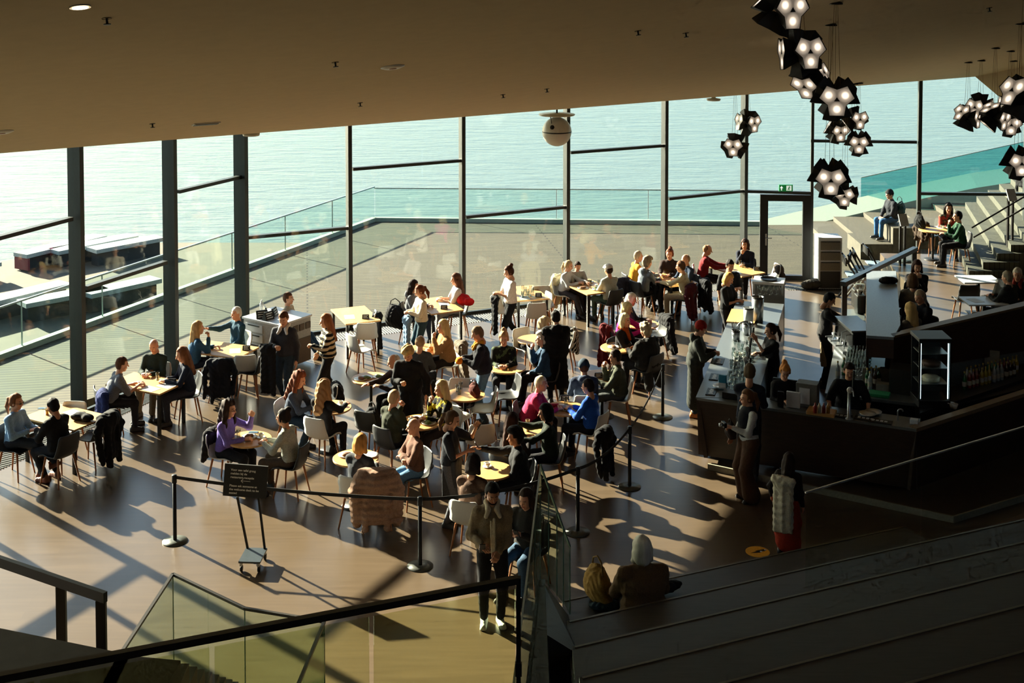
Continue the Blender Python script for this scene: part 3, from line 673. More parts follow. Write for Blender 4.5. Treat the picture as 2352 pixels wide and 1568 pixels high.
def coat(kind, p, rz, rgb, name, lab, scale=(1, 1, 1), z=0, pattern=None, cat='coat'):
    if kind not in CM:
        CM[kind] = {'jacket': lambda: coat_mesh(1, .22, .45), 'long': lambda: coat_mesh(2, .25, .74, True), 'puffer': lambda: coat_mesh(3, .25, .70, True, True)}[kind]()
    V, Q = CM[kind]; o = mk(name, V, Q, cloth(rgb, pattern))
    o.location = (p.x, p.y, p.z + z); o.rotation_euler = (0, 0, rz); o.scale = scale
    return tag(o, lab, cat)
BLK = (24, 25, 28)
def onchair(i, kind, rgb, name, lab, scale=(1, 1, 1), pattern=None): q_, r = ECP[i]; return coat(kind, q_, r, rgb, name, lab, scale, 0, pattern)
onchair(1, 'long', BLK, 'coat', 'black coat hanging on the chair right of the unoccupied oak table', (1, .7, .93))
onchair(15, 'jacket', (70, 62, 58), 'coat', 'furry brown coat heaped on the white chair next to the door', (1, .7, .95))
onchair(16, 'long', BLK, 'coat', 'black coat spread over the chair beyond the big curly hair', (1.1, 1, 1))
onchair(17, 'long', (96, 22, 26), 'coat', 'black coat with a red lining upright on a charcoal chair', (1, .6, 1.08))
onchair(18, 'long', (16, 16, 19), 'coat', 'huge black coat hanging to the floor beside the far left table', (1.25, .95, 1.06))
onchair(19, 'long', (20, 24, 34), 'coat', 'black coat drooping from the chair at the pointing man\'s table', (1.1, .95, 1.0))
onchair(20, 'puffer', (158, 128, 108), 'puffer_coat', 'beige quilted puffer coat hanging on the chair below the blond bob woman', (1.25, 1.05, 1.08))
onchair(22, 'jacket', BLK, 'jacket', 'dark jacket on the white chair right of the two wavy-haired women', (1, .8, .96))
onchair(27, 'jacket', (58, 44, 32), 'jacket', 'brown and black jackets piled on the chair at the dark round table', (1, 1, 1))
onchair(13, 'jacket', (190, 186, 176), 'scarf', 'black and white striped scarf hanging beside the long black coat', (.8, .5, 1), 'zebra')

def blob(name, prims, rgb, lab, cat, vox=.014, k=.03, wr=.006, z=0, at=None, rz=0, pattern=None, parent=None):
    V, Q = sdf(prims, vox, k, wr); o = mk(name, V, Q, cloth(rgb, pattern) if isinstance(rgb, tuple) else rgb, parent=parent)
    if at is not None: o.location = at
    o.rotation_euler = (0, 0, rz)
    return tag(o, lab, cat)
def bag(p, rgb, lab, s=1.0, rz=0, strap=True, name='bag'):
    r = E(name, tuple(p), rz, lab, 'bag')
    V, Q = sdf([('e', (0, 0, .15 * s), (.11 * s, .17 * s, .15 * s), None), ('e', (.01, .03 * s, .23 * s), (.08 * s, .12 * s, .10 * s), None), ('c', (.02, -.1 * s, .07 * s), (.02, .1 * s, .07 * s), .085 * s, .075 * s), ('e', (.07 * s, 0, .13 * s), (.05 * s, .1 * s, .07 * s), None), ('c', (-.03, -.12 * s, .2 * s), (.03, -.05 * s, .28 * s), .04 * s, .03 * s)], .014, .04, .012)
    mk('body', V, Q, cloth(rgb), parent=r)
    if strap:
        b = MB(); b.tube([(0, -.11 * s, .26 * s), (.01, -.07 * s, .38 * s), (0, 0, .42 * s), (-.01, .07 * s, .38 * s), (0, .11 * s, .26 * s)], .011, 6); b.build('strap', cloth(tuple(int(v * .7) for v in rgb)), r)
    return r
def lump(name, p, d, rgb, lab, cat, seed=0, pattern=None, rz=0):
    """soft crumpled garment or bag lying on something, size d"""
    rn = random.Random(seed); pr = []
    for i in range(7): pr.append(('e', (rn.uniform(-.5, .5) * d[0] * .6, rn.uniform(-.5, .5) * d[1] * .6, d[2] * rn.uniform(.35, .6)), (d[0] * rn.uniform(.2, .34), d[1] * rn.uniform(.2, .34), d[2] * rn.uniform(.3, .45)), None))
    return blob(name, pr, rgb, lab, cat, max(.009, min(d) * .06), .04, .007, at=tuple(p), rz=rz, pattern=pattern)
q_ = ECP[7][0]; lump('jacket', (q_.x, q_.y, .44), (.36, .36, .18), BLK, 'folded black jacket lying on a white chair seat', 'jacket', 3)
q_ = ECP[21][0]; bag((q_.x, q_.y, .45), (22, 23, 26), 'slouchy black bag on the chair left of the green jacket man', 1.1, .6)
q_ = ECP[23][0]; lump('bag', (q_.x, q_.y, .45), (.38, .36, .3), (60, 24, 26), 'dark red and black bag on the chair by the standing man in jeans', 'bag', 5)
p = T['t1']; lump('bag', (p.x + .33, p.y - .2, .75), (.34, .30, .13), (20, 20, 22), 'crumpled black bag on the far left table', 'bag', 8)
p = T['r7']; bag((p.x + .16, p.y - .1, .75), (84, 38, 32), 'maroon leather bag standing on the table with empty glasses', .72, .4)

# ---------------------------------------------------------------- table things
def make_plate(col=(214, 212, 202)):
    b = MB(); b.lathe([(0, .002), (.07, 0), (.12, .014), (.122, .018), (.07, .006), (0, .006)], seg=24); return b.mesh('plate', M('glazed china', col, .25, 0, .02))
PLM = make_plate()
def inst(name, me, loc, rz=0, lab=None, cat=None, group=None, scale=None):
    o = bpy.data.objects.new(name, me); COL.objects.link(o); o.location = loc; o.rotation_euler = (0, 0, rz)
    if scale: o.scale = scale
    return tag(o, lab, cat, group)
tumbler_g = glassmat('drinking glass', (.86, .9, .9), 2.2)
b = MB(); b.lathe([(0, 0), (.030, 0), (.036, .13), (.033, .13), (.027, .008), (0, .008)], seg=14); GLM = b.mesh('drinking_glass', tumbler_g)
b = MB(); b.lathe([(0, .004), (.032, 0), (.034, .004), (.006, .01), (.005, .08), (.034, .11), (.04, .15), (.034, .21), (.032, .21), (.036, .15), (0, .10)], seg=14); WGM = b.mesh('wine_glass', tumbler_g)
def make_cup():
    r = E('coffee_cup', (0, 0, 0), 0, 'cup', 'cup'); ch = M('glazed china')
    b = MB(); b.lathe([(0, .012), (.022, .012), (.036, .03), (.042, .07), (.039, .07), (.03, .03), (0, .022)], seg=18); b.build('bowl', ch, r)
    b = MB(); b.lathe([(0, 0), (.05, 0), (.075, .010), (.074, .014), (.03, .006), (0, .006)], seg=20); b.build('saucer', ch, r)
    b = MB(); b.tube([(.038, 0, .06), (.058, 0, .058), (.06, 0, .04), (.035, 0, .032)], .005, 6); b.build('handle', ch, r); return r
CUP = Proto(make_cup)
b = MB(); b.box((0, 0, .002), (.21, .30, .004)); MENU = b.mesh('menu', M('menu paper', (200, 204, 202), .6, 0, .04, 12))
def make_holder():
    r = E('table_sign', (0, 0, 0), 0, 'sign', 'sign'); b = MB(); b.prism([(-.075, -.045, 0), (.075, -.045, 0), (.075, .045, 0), (-.075, .045, 0)], [(-.07, -.008, .085), (.07, -.008, .085), (.07, .008, .085), (-.07, .008, .085)]); b.build('block', black_m, r)
    for k in range(3): b = MB(); b.bar((-.05, -.040 + k * .011, .022 + .022 * k), (.05 - .02 * (k == 1), -.040 + k * .011, .022 + .022 * k), .004, .008); b.build('lettering', white_m, r)
    return r
HOLD = Proto(make_holder)
food = [M('salad greens', (86, 104, 40), .7, 0, .5, 60), M('brown food', (120, 76, 36), .7, 0, .4, 60)]
def plate(px, py, where, f=None, z=.75, s=1.0):
    p = W(px, py, z); o = inst('plate', PLM, tuple(p), 0, 'white china plate ' + where, 'plate', 'plates on the tables', (s, s, 1))
    if f is not None:
        V, Q = sdf([('e', (random.uniform(-.04, .04), random.uniform(-.04, .04), .02), (random.uniform(.03, .05), random.uniform(.03, .05), .02), None) for _ in range(5)], .008, .02, .004)
        g = mk('food', V, Q, food[f], parent=o)
def glass(px, py, where, z=.75, wine=False, s=1.0):
    p = W(px, py, z); inst('wine_glass' if wine else 'drinking_glass', WGM if wine else GLM, tuple(p), 0, ('stemmed wine glass ' if wine else 'clear tumbler ') + where, 'glass', 'glasses ' + where, (s, s, s))
def cup(px, py, where, z=.75): p = W(px, py, z); CUP(tuple(p), random.uniform(0, 6), 'white coffee cup on a saucer ' + where, 'cup', 'cups ' + where)
def menu(px, py, where, rz=.2, z=.75): p = W(px, py, z); inst('menu', MENU, tuple(p), rz, 'white paper menu ' + where, 'menu', 'menus ' + where)
def holder(px, py, where, z=.75, rz=.1): p = W(px, py, z); HOLD(tuple(p), rz, 'small black block sign ' + where, 'sign')
for a in [(352, 852, 'beside the bald man in dark green', 1), (842, 868, 'left on the table left of the black parka', 0), (872, 866, 'under the hand left of the black parka', 0), (828, 871, 'with a fork left of the black parka', 1), (573, 1004, 'on the table between purple and grey sweaters', 1),
          (795, 1046, 'with a pastry left of the blond bob', 1), (852, 1046, 'right of the blond bob', None), (958, 962, 'before the man in the green jacket', 1), (985, 972, 'before the floral woman', 0), (1352, 648, 'at the back of the food table', 0), (1338, 662, 'near the headband woman', 1), (1372, 665, 'at the front of the food table', 0),
          (1150, 843, 'with food before the woman in green', 1), (1410, 798, 'before the orange scarf', 1), (1290, 935, 'between magenta and blue sweaters', None), (768, 938, 'before the woman in the black top', 1), (1165, 832, 'with an ice cream before the woman in green', None)]: plate(*a[:3], f=a[3])
for a in [(362, 872, 'beside the grey T-shirt man'), (548, 1003, 'between purple and grey sweaters'), (1050, 899, 'on the maroon bag table'), (1058, 893, 'on the maroon bag table'), (1055, 905, 'on the maroon bag table'), (960, 798, 'beside the bald man from behind'), (968, 793, 'beside the bald man from behind'), (990, 796, 'beside the bald man from behind'),
          (1376, 655, 'among the plates on the food table'), (1356, 655, 'among the plates on the food table'), (1706, 614, 'before the woman by the door'), (1700, 610, 'before the woman by the door'), (1472, 737, 'beside the magenta sweater'), (1300, 928, 'between magenta and blue sweaters')]: glass(*a)
for k in range(11): glass(1200 + (k % 5) * 6, 676 + (k // 5) * 4 + (k % 2) * 1, 'in rows on the table behind the waitress', wine=k % 3 == 0)
for a in [(1175, 836, 'before the woman in green'), (600, 1005, 'between purple and grey sweaters'), (1120, 1072, 'by the leather jacket man'), (975, 960, 'before the green jacket man'), (1296, 941, 'between magenta and blue sweaters'), (783, 930, 'before the woman in the black top')]: cup(*a)
for a in [(540, 806, 'on the pointing man\'s table'), (382, 886, 'on the grey T-shirt man\'s table', 1.0), (345, 893, 'under the arm of the grey T-shirt man', 1.0), (803, 728, 'on the unoccupied oak table'), (1020, 698, 'on the long-haired woman\'s table'), (1690, 626, 'on the table next to the door'), (168, 948, 'on the far left table', .9), (1205, 684, 'behind the walking waitress')]: menu(*a)
for a in [(566, 803, 'on the pointing man\'s table'), (395, 880, 'beside the navy woman'), (840, 731, 'on the unoccupied oak table'), (1020, 709, 'on the long-haired woman\'s table'), (1237, 681, 'on the table behind the waitress'), (1738, 620, 'on the table next to the door'), (1375, 866, 'on the table of the olive parka'), (1297, 918, 'on the magenta man\'s table')]: holder(*a)
# beer glass, ice cream, phones
p = W(1212, 990, .75); r = E('beer_glass', tuple(p), 0, 'tall glass of yellow beer on the table between the two dark-haired women', 'glass')
b = MB(); b.lathe([(0, 0), (.03, 0), (.037, .19), (.035, .19), (.028, .006), (0, .006)], seg=16); b.build('tumbler', tumbler_g, r); b = MB(); b.lathe([(0, .008), (.027, .008), (.032, .12), (0, .12)], seg=16); b.build('beer', M('beer', (214, 168, 20), .2), r)
p = W(1166, 828, .75); b = MB(); b.lathe([(0, .0), (.035, 0), (.02, .02), (.03, .07), (.045, .09), (.04, .12), (0, .14)], seg=16); tag(b.build('ice_cream_cup', M('ice cream', (206, 176, 140), .6)), 'ice cream in a coupe before the woman in green', 'dessert').location = p
for px, py, lab in ((582, 993, 'dark phone on the table of the purple sweater woman'), (98, 938, 'blue phone lying on the far left table')):
    p = W(px, py, .75); b = MB(); b.box((0, 0, .005), (.15, .075, .01)); o = tag(b.build('phone', M('phone blue', (60, 84, 100), .3), bevel=.003), lab, 'phone'); o.location = p
p = W(108, 952, .75); r = E('juice_glass', tuple(p), 0, 'glass of orange juice on the far left table', 'glass'); b = MB(); b.lathe([(0, 0), (.03, 0), (.034, .12), (.032, .12), (.028, .006), (0, .006)], seg=14); b.build('tumbler', tumbler_g, r); b = MB(); b.lathe([(0, .008), (.027, .008), (.03, .09), (0, .09)], seg=14); b.build('juice', M('orange juice', (220, 150, 20), .3), r)
# ---------------------------------------------------------------- people: templates for head, hands, shoes and hair
def capq(a, b, ra, rb=None): return ('c', a, b, ra, ra if rb is None else rb)
HV, HQ = sdf([('e', (-.012, 0, .022), (.098, .077, .10), None), ('e', (.022, 0, -.05), (.064, .056, .066), None), ('e', (.05, 0, -.095), (.03, .028, .022), None),
              capq((.086, 0, .012), (.112, 0, -.02), .009, .013), capq((.078, -.034, .026), (.078, .034, .026), .013), ('e', (.052, .038, -.022), (.028, .022, .03), None), ('e', (.052, -.038, -.022), (.028, .022, .03), None),
              capq((.083, -.018, -.052), (.083, .018, -.052), .0085), capq((-.022, 0, -.05), (-.035, 0, -.17), .052, .056)], .0075, .02)
EV, EQ = sdf([('e', (-.008, .079, -.006), (.02, .009, .033), None), ('e', (-.008, -.079, -.006), (.02, .009, .033), None), ('e', (-.006, .07, -.012), (.012, .012, .018), None), ('e', (-.006, -.07, -.012), (.012, .012, .018), None)], .006, .01)
def joinm(parts):
    vs, fs, mi, n = [], [], [], 0
    for V, Q, m in parts: vs.append(V); fs.append(Q + n); mi.append(np.full(len(Q), m) if np.isscalar(m) else m); n += len(V)
    return np.vstack(vs), np.vstack(fs), np.concatenate(mi)
def eyeball(y, r, dx):
    vs = []; fs = []
    for i in range(7):
        for j in range(10):
            a, b_ = PI * i / 6, 2 * PI * j / 10; vs.append((.074 + dx + r * math.cos(a), y + r * math.sin(a) * math.cos(b_), .006 + r * math.sin(a) * math.sin(b_)))
    for i in range(6):
        for j in range(10): fs.append((i * 10 + j, i * 10 + (j + 1) % 10, (i + 1) * 10 + (j + 1) % 10, (i + 1) * 10 + j))
    return np.array(vs), np.array(fs)
fc = HV[HQ].mean(1)
hm = np.zeros(len(HQ), int)
hm[(fc[:, 0] > .07) & (np.abs(fc[:, 1]) < .024) & (np.abs(fc[:, 2] + .052) < .0085)] = 1
hm[(fc[:, 0] > .068) & (np.abs(fc[:, 2] - .036) < .0045) & (np.abs(np.abs(fc[:, 1]) - .032) < .019)] = 2
pe = [eyeball(s * .032, .013, 0) for s in (1, -1)]; pp_ = [eyeball(s * .032, .007, .0085) for s in (1, -1)]
HEAD = joinm([(HV, HQ, hm), (EV, EQ, 0)] + [(a, b_, 3) for a, b_ in pe] + [(a, b_, 2) for a, b_ in pp_])
fm = M  # materials: 0 skin 1 lips 2 brow/pupil 3 eye white
def hand_t(grip):
    pr = [capq((0, 0, 0), (.03, 0, 0), .021, .02)]
    for i, (y, L) in enumerate(((.030, .068), (.010, .078), (-.010, .072), (-.029, .056))):
        k = Vector((.085 - .004 * abs(i - 1), y, .0)); pr.append(capq((.012, y * .45, 0), tuple(k), .016, .0125))
        c1, c2, c3 = ((1.0, 1.9, 2.5) if grip == 2 else (.55, 1.2, 1.7) if grip == 1 else (.12 + .05 * i, .3 + .06 * i, .45 + .06 * i)); p = k
        for seg, an in zip((.48, .3, .24), (c1, c2, c3)):
            q_ = p + Vector((math.cos(an), 0, -math.sin(an))) * (L * seg); pr.append(capq(tuple(p), tuple(q_), .0092, .0080)); p = q_
    a, b_, c = (.022, .022, -.004), (.052, .052, -.012 - .015 * (grip > 0)), (.082, .056 - .02 * (grip > 0), -.018 - .02 * (grip > 0))
    pr += [capq(a, b_, .015, .0115), capq(b_, c, .0105, .0088)]
    return sdf(pr, .0052, .007)
HANDS = [hand_t(0), hand_t(1), hand_t(2)]
SHV, SHQ = sdf([capq((-.055, 0, .045), (-.05, 0, .05), .04, .038), capq((-.04, 0, .035), (.13, .004, .03), .036, .034), capq((-.01, 0, .06), (.06, 0, .045), .035, .03), capq((-.03, 0, .06), (-.035, 0, .11), .036, .034), ('b', (.035, 0, .012), (.125, .04, .012), None)], .011, .03, 0, lambda X, Y, Z: -Z + 0 * X + 0 * Y)
SHOE = {}
def faceclip(depth=.045, z=.052, fw=.06):
    # keeps hair out of the face: the region in front of x = depth, below z
    return lambda X, Y, Z: np.minimum(np.minimum(X - depth, z - Z + .35 * np.abs(Y) * 0), fw - np.abs(Y)) + 0
HAIRP = {
    'short': ([('e', (-.02, 0, .035), (.103, .086, .105), None), ('e', (-.05, 0, -.02), (.06, .078, .07), None)], .004),
    'thin': ([('e', (-.045, 0, .02), (.085, .083, .085), None), ('e', (-.05, 0, -.02), (.055, .076, .06), None)], .003),
    'curlyshort': ([('e', (-.02, 0, .045), (.115, .10, .115), None), ('e', (-.05, 0, -.02), (.075, .092, .08), None), ('e', (.04, 0, .1), (.05, .07, .04), None)], .010),
    'bob': ([('e', (-.02, 0, .035), (.108, .092, .108), None), ('e', (-.045, 0, -.04), (.08, .098, .10), None), capq((-.03, .07, 0), (.0, .083, -.10), .03, .026), capq((-.03, -.07, 0), (.0, -.083, -.10), .03, .026)], .004),
    'long': ([('e', (-.02, 0, .035), (.106, .09, .107), None), ('e', (-.05, 0, -.04), (.07, .09, .10), None), capq((-.03, .07, 0), (-.03, .085, -.2), .03, .03), capq((-.03, -.07, 0), (-.03, -.085, -.2), .03, .03), capq((-.07, 0, -.05), (-.13, 0, -.34), .07, .045), capq((-.06, .05, -.05), (-.10, .05, -.32), .05, .03), capq((-.06, -.05, -.05), (-.10, -.05, -.32), .05, .03)], .005),
    'curlylong': ([('e', (-.02, 0, .045), (.115, .105, .115), None), ('e', (-.05, 0, -.05), (.09, .115, .11), None), capq((-.02, .085, 0), (.0, .11, -.22), .04, .045), capq((-.02, -.085, 0), (.0, -.11, -.22), .04, .045), capq((-.07, 0, -.05), (-.13, 0, -.30), .09, .07)], .012),
    'ponytail': ([('e', (-.018, 0, .033), (.101, .084, .103), None), ('e', (-.05, 0, -.01), (.06, .076, .06), None), ('e', (-.125, 0, .04), (.03, .03, .03), None), capq((-.135, 0, .03), (-.165, .01, -.08), .026, .03), capq((-.165, .01, -.08), (-.15, .015, -.2), .03, .012)], .004),
    'bun': ([('e', (-.018, 0, .033), (.101, .084, .103), None), ('e', (-.05, 0, -.01), (.06, .076, .06), None), ('e', (-.09, 0, .12), (.045, .045, .04), None), ('e', (.01, .08, .0), (.012, .008, .04), None)], .005),
    'beanie': ([('e', (-.018, 0, .05), (.108, .092, .105), None), capq((-.06, .05, .03), (-.06, -.05, .03), .045), capq((.03, -.045, .055), (.03, .045, .055), .05, .05)], .001),
    'cap': ([('e', (-.012, 0, .06), (.108, .094, .085), None), capq((.05, -.04, .055), (.05, .04, .055), .05), ('e', (.11, 0, .05), (.05, .06, .012), None)], .001),
    'hood': ([('e', (-.035, 0, .03), (.115, .105, .125), None), ('e', (-.07, 0, -.06), (.09, .11, .09), None)], .003),
}
HAIRM = {}
def hair_mesh(kind):
    if kind not in HAIRM:
        pr, wr = HAIRP[kind]
        lo = .055 if kind in ('short', 'curlyshort', 'beanie', 'cap') else .05
        clip = lambda X, Y, Z: np.minimum(np.minimum(X - (.025 if kind in ('short', 'thin', 'curlyshort', 'ponytail', 'bun') else .035) + np.maximum(0, -Z) * .25, (.075 if kind not in ('beanie', 'cap') else .045) - Z), .088 - np.abs(Y))
        pr2 = pr
        if kind in ('short', 'thin', 'curlyshort'):
            c0 = clip; clip = lambda X, Y, Z: np.maximum(c0(X, Y, Z), np.minimum(X + .028, .016 - Z) + 0 * Y)
        V, Q = sdf(pr2, .0085, .025, wr, clip)
        if kind in ('bob', 'long', 'curlylong', 'hood'): pass
        me = bpy.data.meshes.new('hair_' + kind); HAIRM[kind] = (V, Q)
    return HAIRM[kind]
HM = {}
def hair_obj(kind, rgb, parent, mw):
    key = (kind, rgb)
    if key not in HM:
        V, Q = hair_mesh(kind)
        mat_ = cloth(rgb) if kind in ('beanie', 'cap', 'hood') else M('hair_%d_%d_%d' % rgb, rgb, .7, 0, .25, 7, .5, .15, stretch=(3, 3, .5))
        nm = {'beanie': 'beanie', 'cap': 'cap', 'hood': 'hood'}.get(kind, 'hair'); o = mk(nm, V, Q, mat_, parent=parent); HM[key] = (o.data, nm)
    else:
        me, nm = HM[key]; o = bpy.data.objects.new(nm, me); COL.objects.link(o); o.parent = parent
    o.matrix_local = mw; return o
SKIN = {'l': (205, 150, 118), 'm': (176, 122, 90), 'd': (116, 76, 54)}
def skinm(s): return [M('skin_' + s, SKIN[s], .5, 0, .06, 20), M('lips_' + s, tuple(int(v * f) for v, f in zip(SKIN[s], (.8, .55, .55))), .4), M('brow and pupil', (34, 24, 20), .5), M('eye white', (205, 200, 192), .3)]

def ik(a, t, l1, l2, pole):
    a, t, pole = Vector(a), Vector(t), Vector(pole); d = t - a; L = d.length
    if L > (l1 + l2) * .995: d *= (l1 + l2) * .995 / L; t = a + d; L = d.length
    x = (l1 * l1 - l2 * l2 + L * L) / (2 * L); h = math.sqrt(max(l1 * l1 - x * x, 0)); u = d / L
    pv = (pole - u * pole.dot(u)); pv = pv.normalized() if pv.length > 1e-5 else Vector((0, 0, -1))
    return a + u * x + pv * h, t
def fr(xa, za):
    """rotation with X along xa and Z near za"""
    x = Vector(xa).normalized(); z = Vector(za); z = (z - x * z.dot(x)); z = z.normalized() if z.length > 1e-4 else Vector((0, 1, 0)); y = z.cross(x); return Matrix((x, y, z)).transposed()
def xf(V, R, t, s=1.0): return (np.array(V) * s) @ np.array(R).T + np.array(t)
# hand targets: (forward, inward(+)/outward(-) from the shoulder, up) relative to the shoulder, elbow pole, palm normal sign
ARMS = {'table': ((.36, .10, -.27), (-.2, -.5, -1)), 'reach': ((.50, .06, -.16), (0, -.4, -1)), 'lap': ((.26, .10, -.40), (-.4, -.7, -.3)), 'chin': ((.235, .15, .03), (.15, -.25, -1)), 'point': ((.53, -.06, -.02), (0, -.3, -1)),
        'down': ((.05, -.07, -.53), (-1, -.3, 0)), 'hold': ((.30, .12, -.20), (-.3, -.6, -1)), 'phone': ((.30, .10, -.14), (-.2, -.6, -1)), 'cross': ((.20, .22, -.24), (.1, -1, -.6)), 'up': ((.36, .02, .10), (0, -.5, -1)), 'side': ((.10, -.16, -.48), (-1, -.6, 0)), 'pocket': ((.08, -.03, -.42), (-.6, -1, 0)),
        'belly': ((.24, .14, -.30), (-.3, -1, -.2))}
CUTS = (' at ', ' with ', ' beside ', ' holding ', ', ', ' seen from ', ' facing ', ' sitting ', ' half hidden ', ' leaning ', ' resting ', ' bending ', ' behind ', ' gesturing', ' from behind', ' turned ', ' below ')
def short(l):
    ws = l.split(); n = 9; out = ' '.join(ws[:n])
    while len(ws) > n and out.split()[-1] in ('with', 'and', 'in', 'the', 'a', 'of', 'his', 'at', 'on', 'her', 'from', 'by', 'to', 'out', 'behind', 'under', 'below', 'leaning', 'holding', 'resting', 'dark', 'long', 'black', 'wavy', 'folded'): n += (1 if n == 9 and len(ws) == 10 else -1); out = ' '.join(ws[:n])
    return out
def person(lab, hx, hy, fac, pose='sit', top=(60, 60, 64), bot=(36, 38, 44), hair=('short', (60, 42, 30)), skin='l', arms=('table', 'table'), lean=None, hp=.2, hyaw=0, wide=0, ch='d', ht=1.74, z0=0, pat=None, coat_=0, feet='flat', shoe=(34, 30, 28), glasses=False, girth=1.0, skirt=None, sleeves=True, apron=None, hoodc=None, scarf=None, vox=.02, headz=None, backchair=True, collar=None, chairlab=None, group=None):
    s = ht / 1.74; sit = pose == 'sit'
    if lean is None: lean = .12 if sit else .03
    rnd = random.Random(int(hx * 7 + hy))
    # skeleton in the body's own frame: x forward, y left, z up
    pelz = (.56 if sit else .96 * s); pel = Vector((-.02 if sit else 0, 0, pelz))
    u = Vector((math.sin(lean), 0, math.cos(lean))); f = Vector((math.cos(lean), 0, -math.sin(lean)))
    if sit: s_ = s
    else: s_ = s
    chest = pel + u * .30 * s; sh = pel + u * .445 * s; nk = pel + u * .52 * s
    hl = lean * .45; hc = nk + Vector((math.sin(hl), 0, math.cos(hl))) * .135 * s + Vector((.03, 0, 0))
    top_z = hc.z + .118 * s
    p = W(hx, hy, z0 + top_z); fr_ = math.radians(fac); Rz = Matrix.Rotation(fr_, 3, 'Z')
    hw = Rz @ Vector((hc.x, hc.y, 0)); root = Vector((p.x - hw.x, p.y - hw.y, z0))
    r = E('person', root, fr_, lab, 'person', group)
    swid = (.172 + .008 * (coat_ > 0)) * s * (1 + .5 * (girth - 1))
    g = girth * 1.04
    Rm = [[f.x, 0, u.x], [0, 1, 0], [f.z, 0, u.z]]
    B, T_, L_ = [], [], []   # body, top, trousers
    hands = []; limbs = []; t = .018 + .02 * min(coat_, 2)
    for side, key in ((1, arms[0]), (-1, arms[1])):
        (tx, ti, tz), pole = (ARMS[key] if isinstance(key, str) else key)
        S0 = sh + Vector((0, side * swid, -.01)); tgt = S0 + Vector((tx * s, -side * ti * s, tz * s))
        if sit and key == 'table': tgt.z = max(tgt.z, .80)
        el, wr = ik(S0, tgt, .29 * s, .265 * s, (pole[0], -side * pole[1], pole[2]))
        limbs.append((S0, el, wr)); B += [capq(S0, el, .046 * s, .036 * s), capq(el, wr, .036 * s, .024 * s)]
        T_ += [capq(S0 + Vector((0, 0, -.02)), el, (.056 + t * .36) * s * g ** .5, (.046 + t * .3) * s)]
        if sleeves: T_.append(capq(el, el.lerp(wr, .93), (.046 + t * .35) * s, (.035 + t * .25) * s))
        else: T_.append(capq(S0, S0.lerp(el, .7), .066 * s, .06 * s))
        hands.append((side, key, el, wr))
    B += [('e', chest, (.09 * s, .13 * s, .16 * s), Rm), ('e', pel + u * .08, (.10 * s, .145 * s, .13 * s), Rm), capq(sh + Vector((0, -swid * .8, 0)), sh + Vector((0, swid * .8, 0)), .038 * s), capq(nk - u * .04, nk + Vector((.005, 0, .05)), .055 * s, .05 * s)]
    T_ += [('e', chest - u * .01, ((.105 * g + t) * s, (.150 * g + t) * s, .185 * s), Rm), ('e', pel + u * .12, ((.112 * g + t) * s, (.155 * g + t) * s, .15 * s), Rm), capq(nk + Vector((0, -.02, -.045)), sh + Vector((0, -swid * .92, -.012)), .05 * s, (.046 + t * .4) * s), capq(nk + Vector((0, .02, -.045)), sh + Vector((0, swid * .92, -.012)), .05 * s, (.046 + t * .4) * s), ('e', pel + u * .03, ((.118 * g + t) * s, (.165 * g + t) * s, .085 * s), Rm)]
    if coat_: T_ += [capq(nk - u * .03 + Vector((-.02, -.04, 0)), nk - u * .03 + Vector((-.02, .04, 0)), .052 * s)]
    if hoodc: T_ += [('e', nk + Vector((-.11, 0, -.03)), (.06, .11, .075), None)]
    if coat_ > 1 and not sit: T_ += [capq(pel + Vector((0, -.07, 0)), (.0, -.09, .45 * coat_ / 2.6 if coat_ < 3 else .28), .13 * s, .15 * s), capq(pel + Vector((0, .07, 0)), (.0, .09, .45 * coat_ / 2.6 if coat_ < 3 else .28), .13 * s, .15 * s)]
    if coat_ > 1 and sit: T_ += [capq(pel + Vector((-.05, -.12, 0)), (-.17, -.16, .22), .10, .09), capq(pel + Vector((-.05, .12, 0)), (-.17, .16, .22), .10, .09)]
    # legs
    shoes = []
    for side in (1, -1):
        H0 = pel + Vector((0, side * .09 * s, -.02))
        if sit:
            if feet == 'flat': ft = Vector((.44 + rnd.uniform(-.05, .05), side * (.11 + rnd.uniform(0, .05)), .085)); kp = (1, side * .1, 1)
            elif feet == 'tuck': ft = Vector((.22, side * .12, .085)); kp = (1, side * .1, 1)
            elif feet == 'out': ft = Vector((.62, side * .10, .085)); kp = (1, 0, 1)
            else: ft = Vector((.46, .02, .085)) if side > 0 else Vector((.66, .08, .26)); kp = (1, 0, 1)
            if feet == 'cross' and side < 0: H0 = H0 + Vector((0, 0, .06)); 
            kn, an = ik(H0, ft, .43 * s, .42 * s, kp)
        else:
            stp = {'stand': .0, 'walk': .24, 'lean': 0}[pose] * side
            ft = Vector((stp + .0, side * .105, .085 + (.05 if pose == 'walk' and side < 0 else 0))); kn, an = ik(H0, ft, .445 * s, .44 * s, (1, side * .15, 0))
        B += [capq(H0, kn, .075 * s, .05 * s), capq(kn, an, .048 * s, .034 * s)]
        wd = .012 + wide
        L_ += [capq(H0, kn, (.086 + wd) * s * g ** .5, (.058 + wd) * s), capq(kn, an + Vector((0, 0, .03)), (.056 + wd) * s, (.042 + wd * (1 + 1.5 * (wide > 0))) * s)]
        shoes.append((an, side))
    L_ += [('e', pel + Vector((0, 0, 0)), (.12 * s * g, .155 * s * g, .11 * s), None)]
    if skirt and not sit: L_ += [capq(pel + Vector((0, 0, .02)), (0.0, 0, .2), .13, .17), capq((.02, .07, .3), (-.02, -.07, .16), .13)]
    bv, bq = sdf(B, .024, .035)
    Rh = Matrix.Rotation(hyaw, 3, 'Z') @ Matrix.Rotation(hp, 3, 'Y')
    parts = [(bv, bq, 0), (xf(HEAD[0], Rh, hc, s), HEAD[1], HEAD[2])]
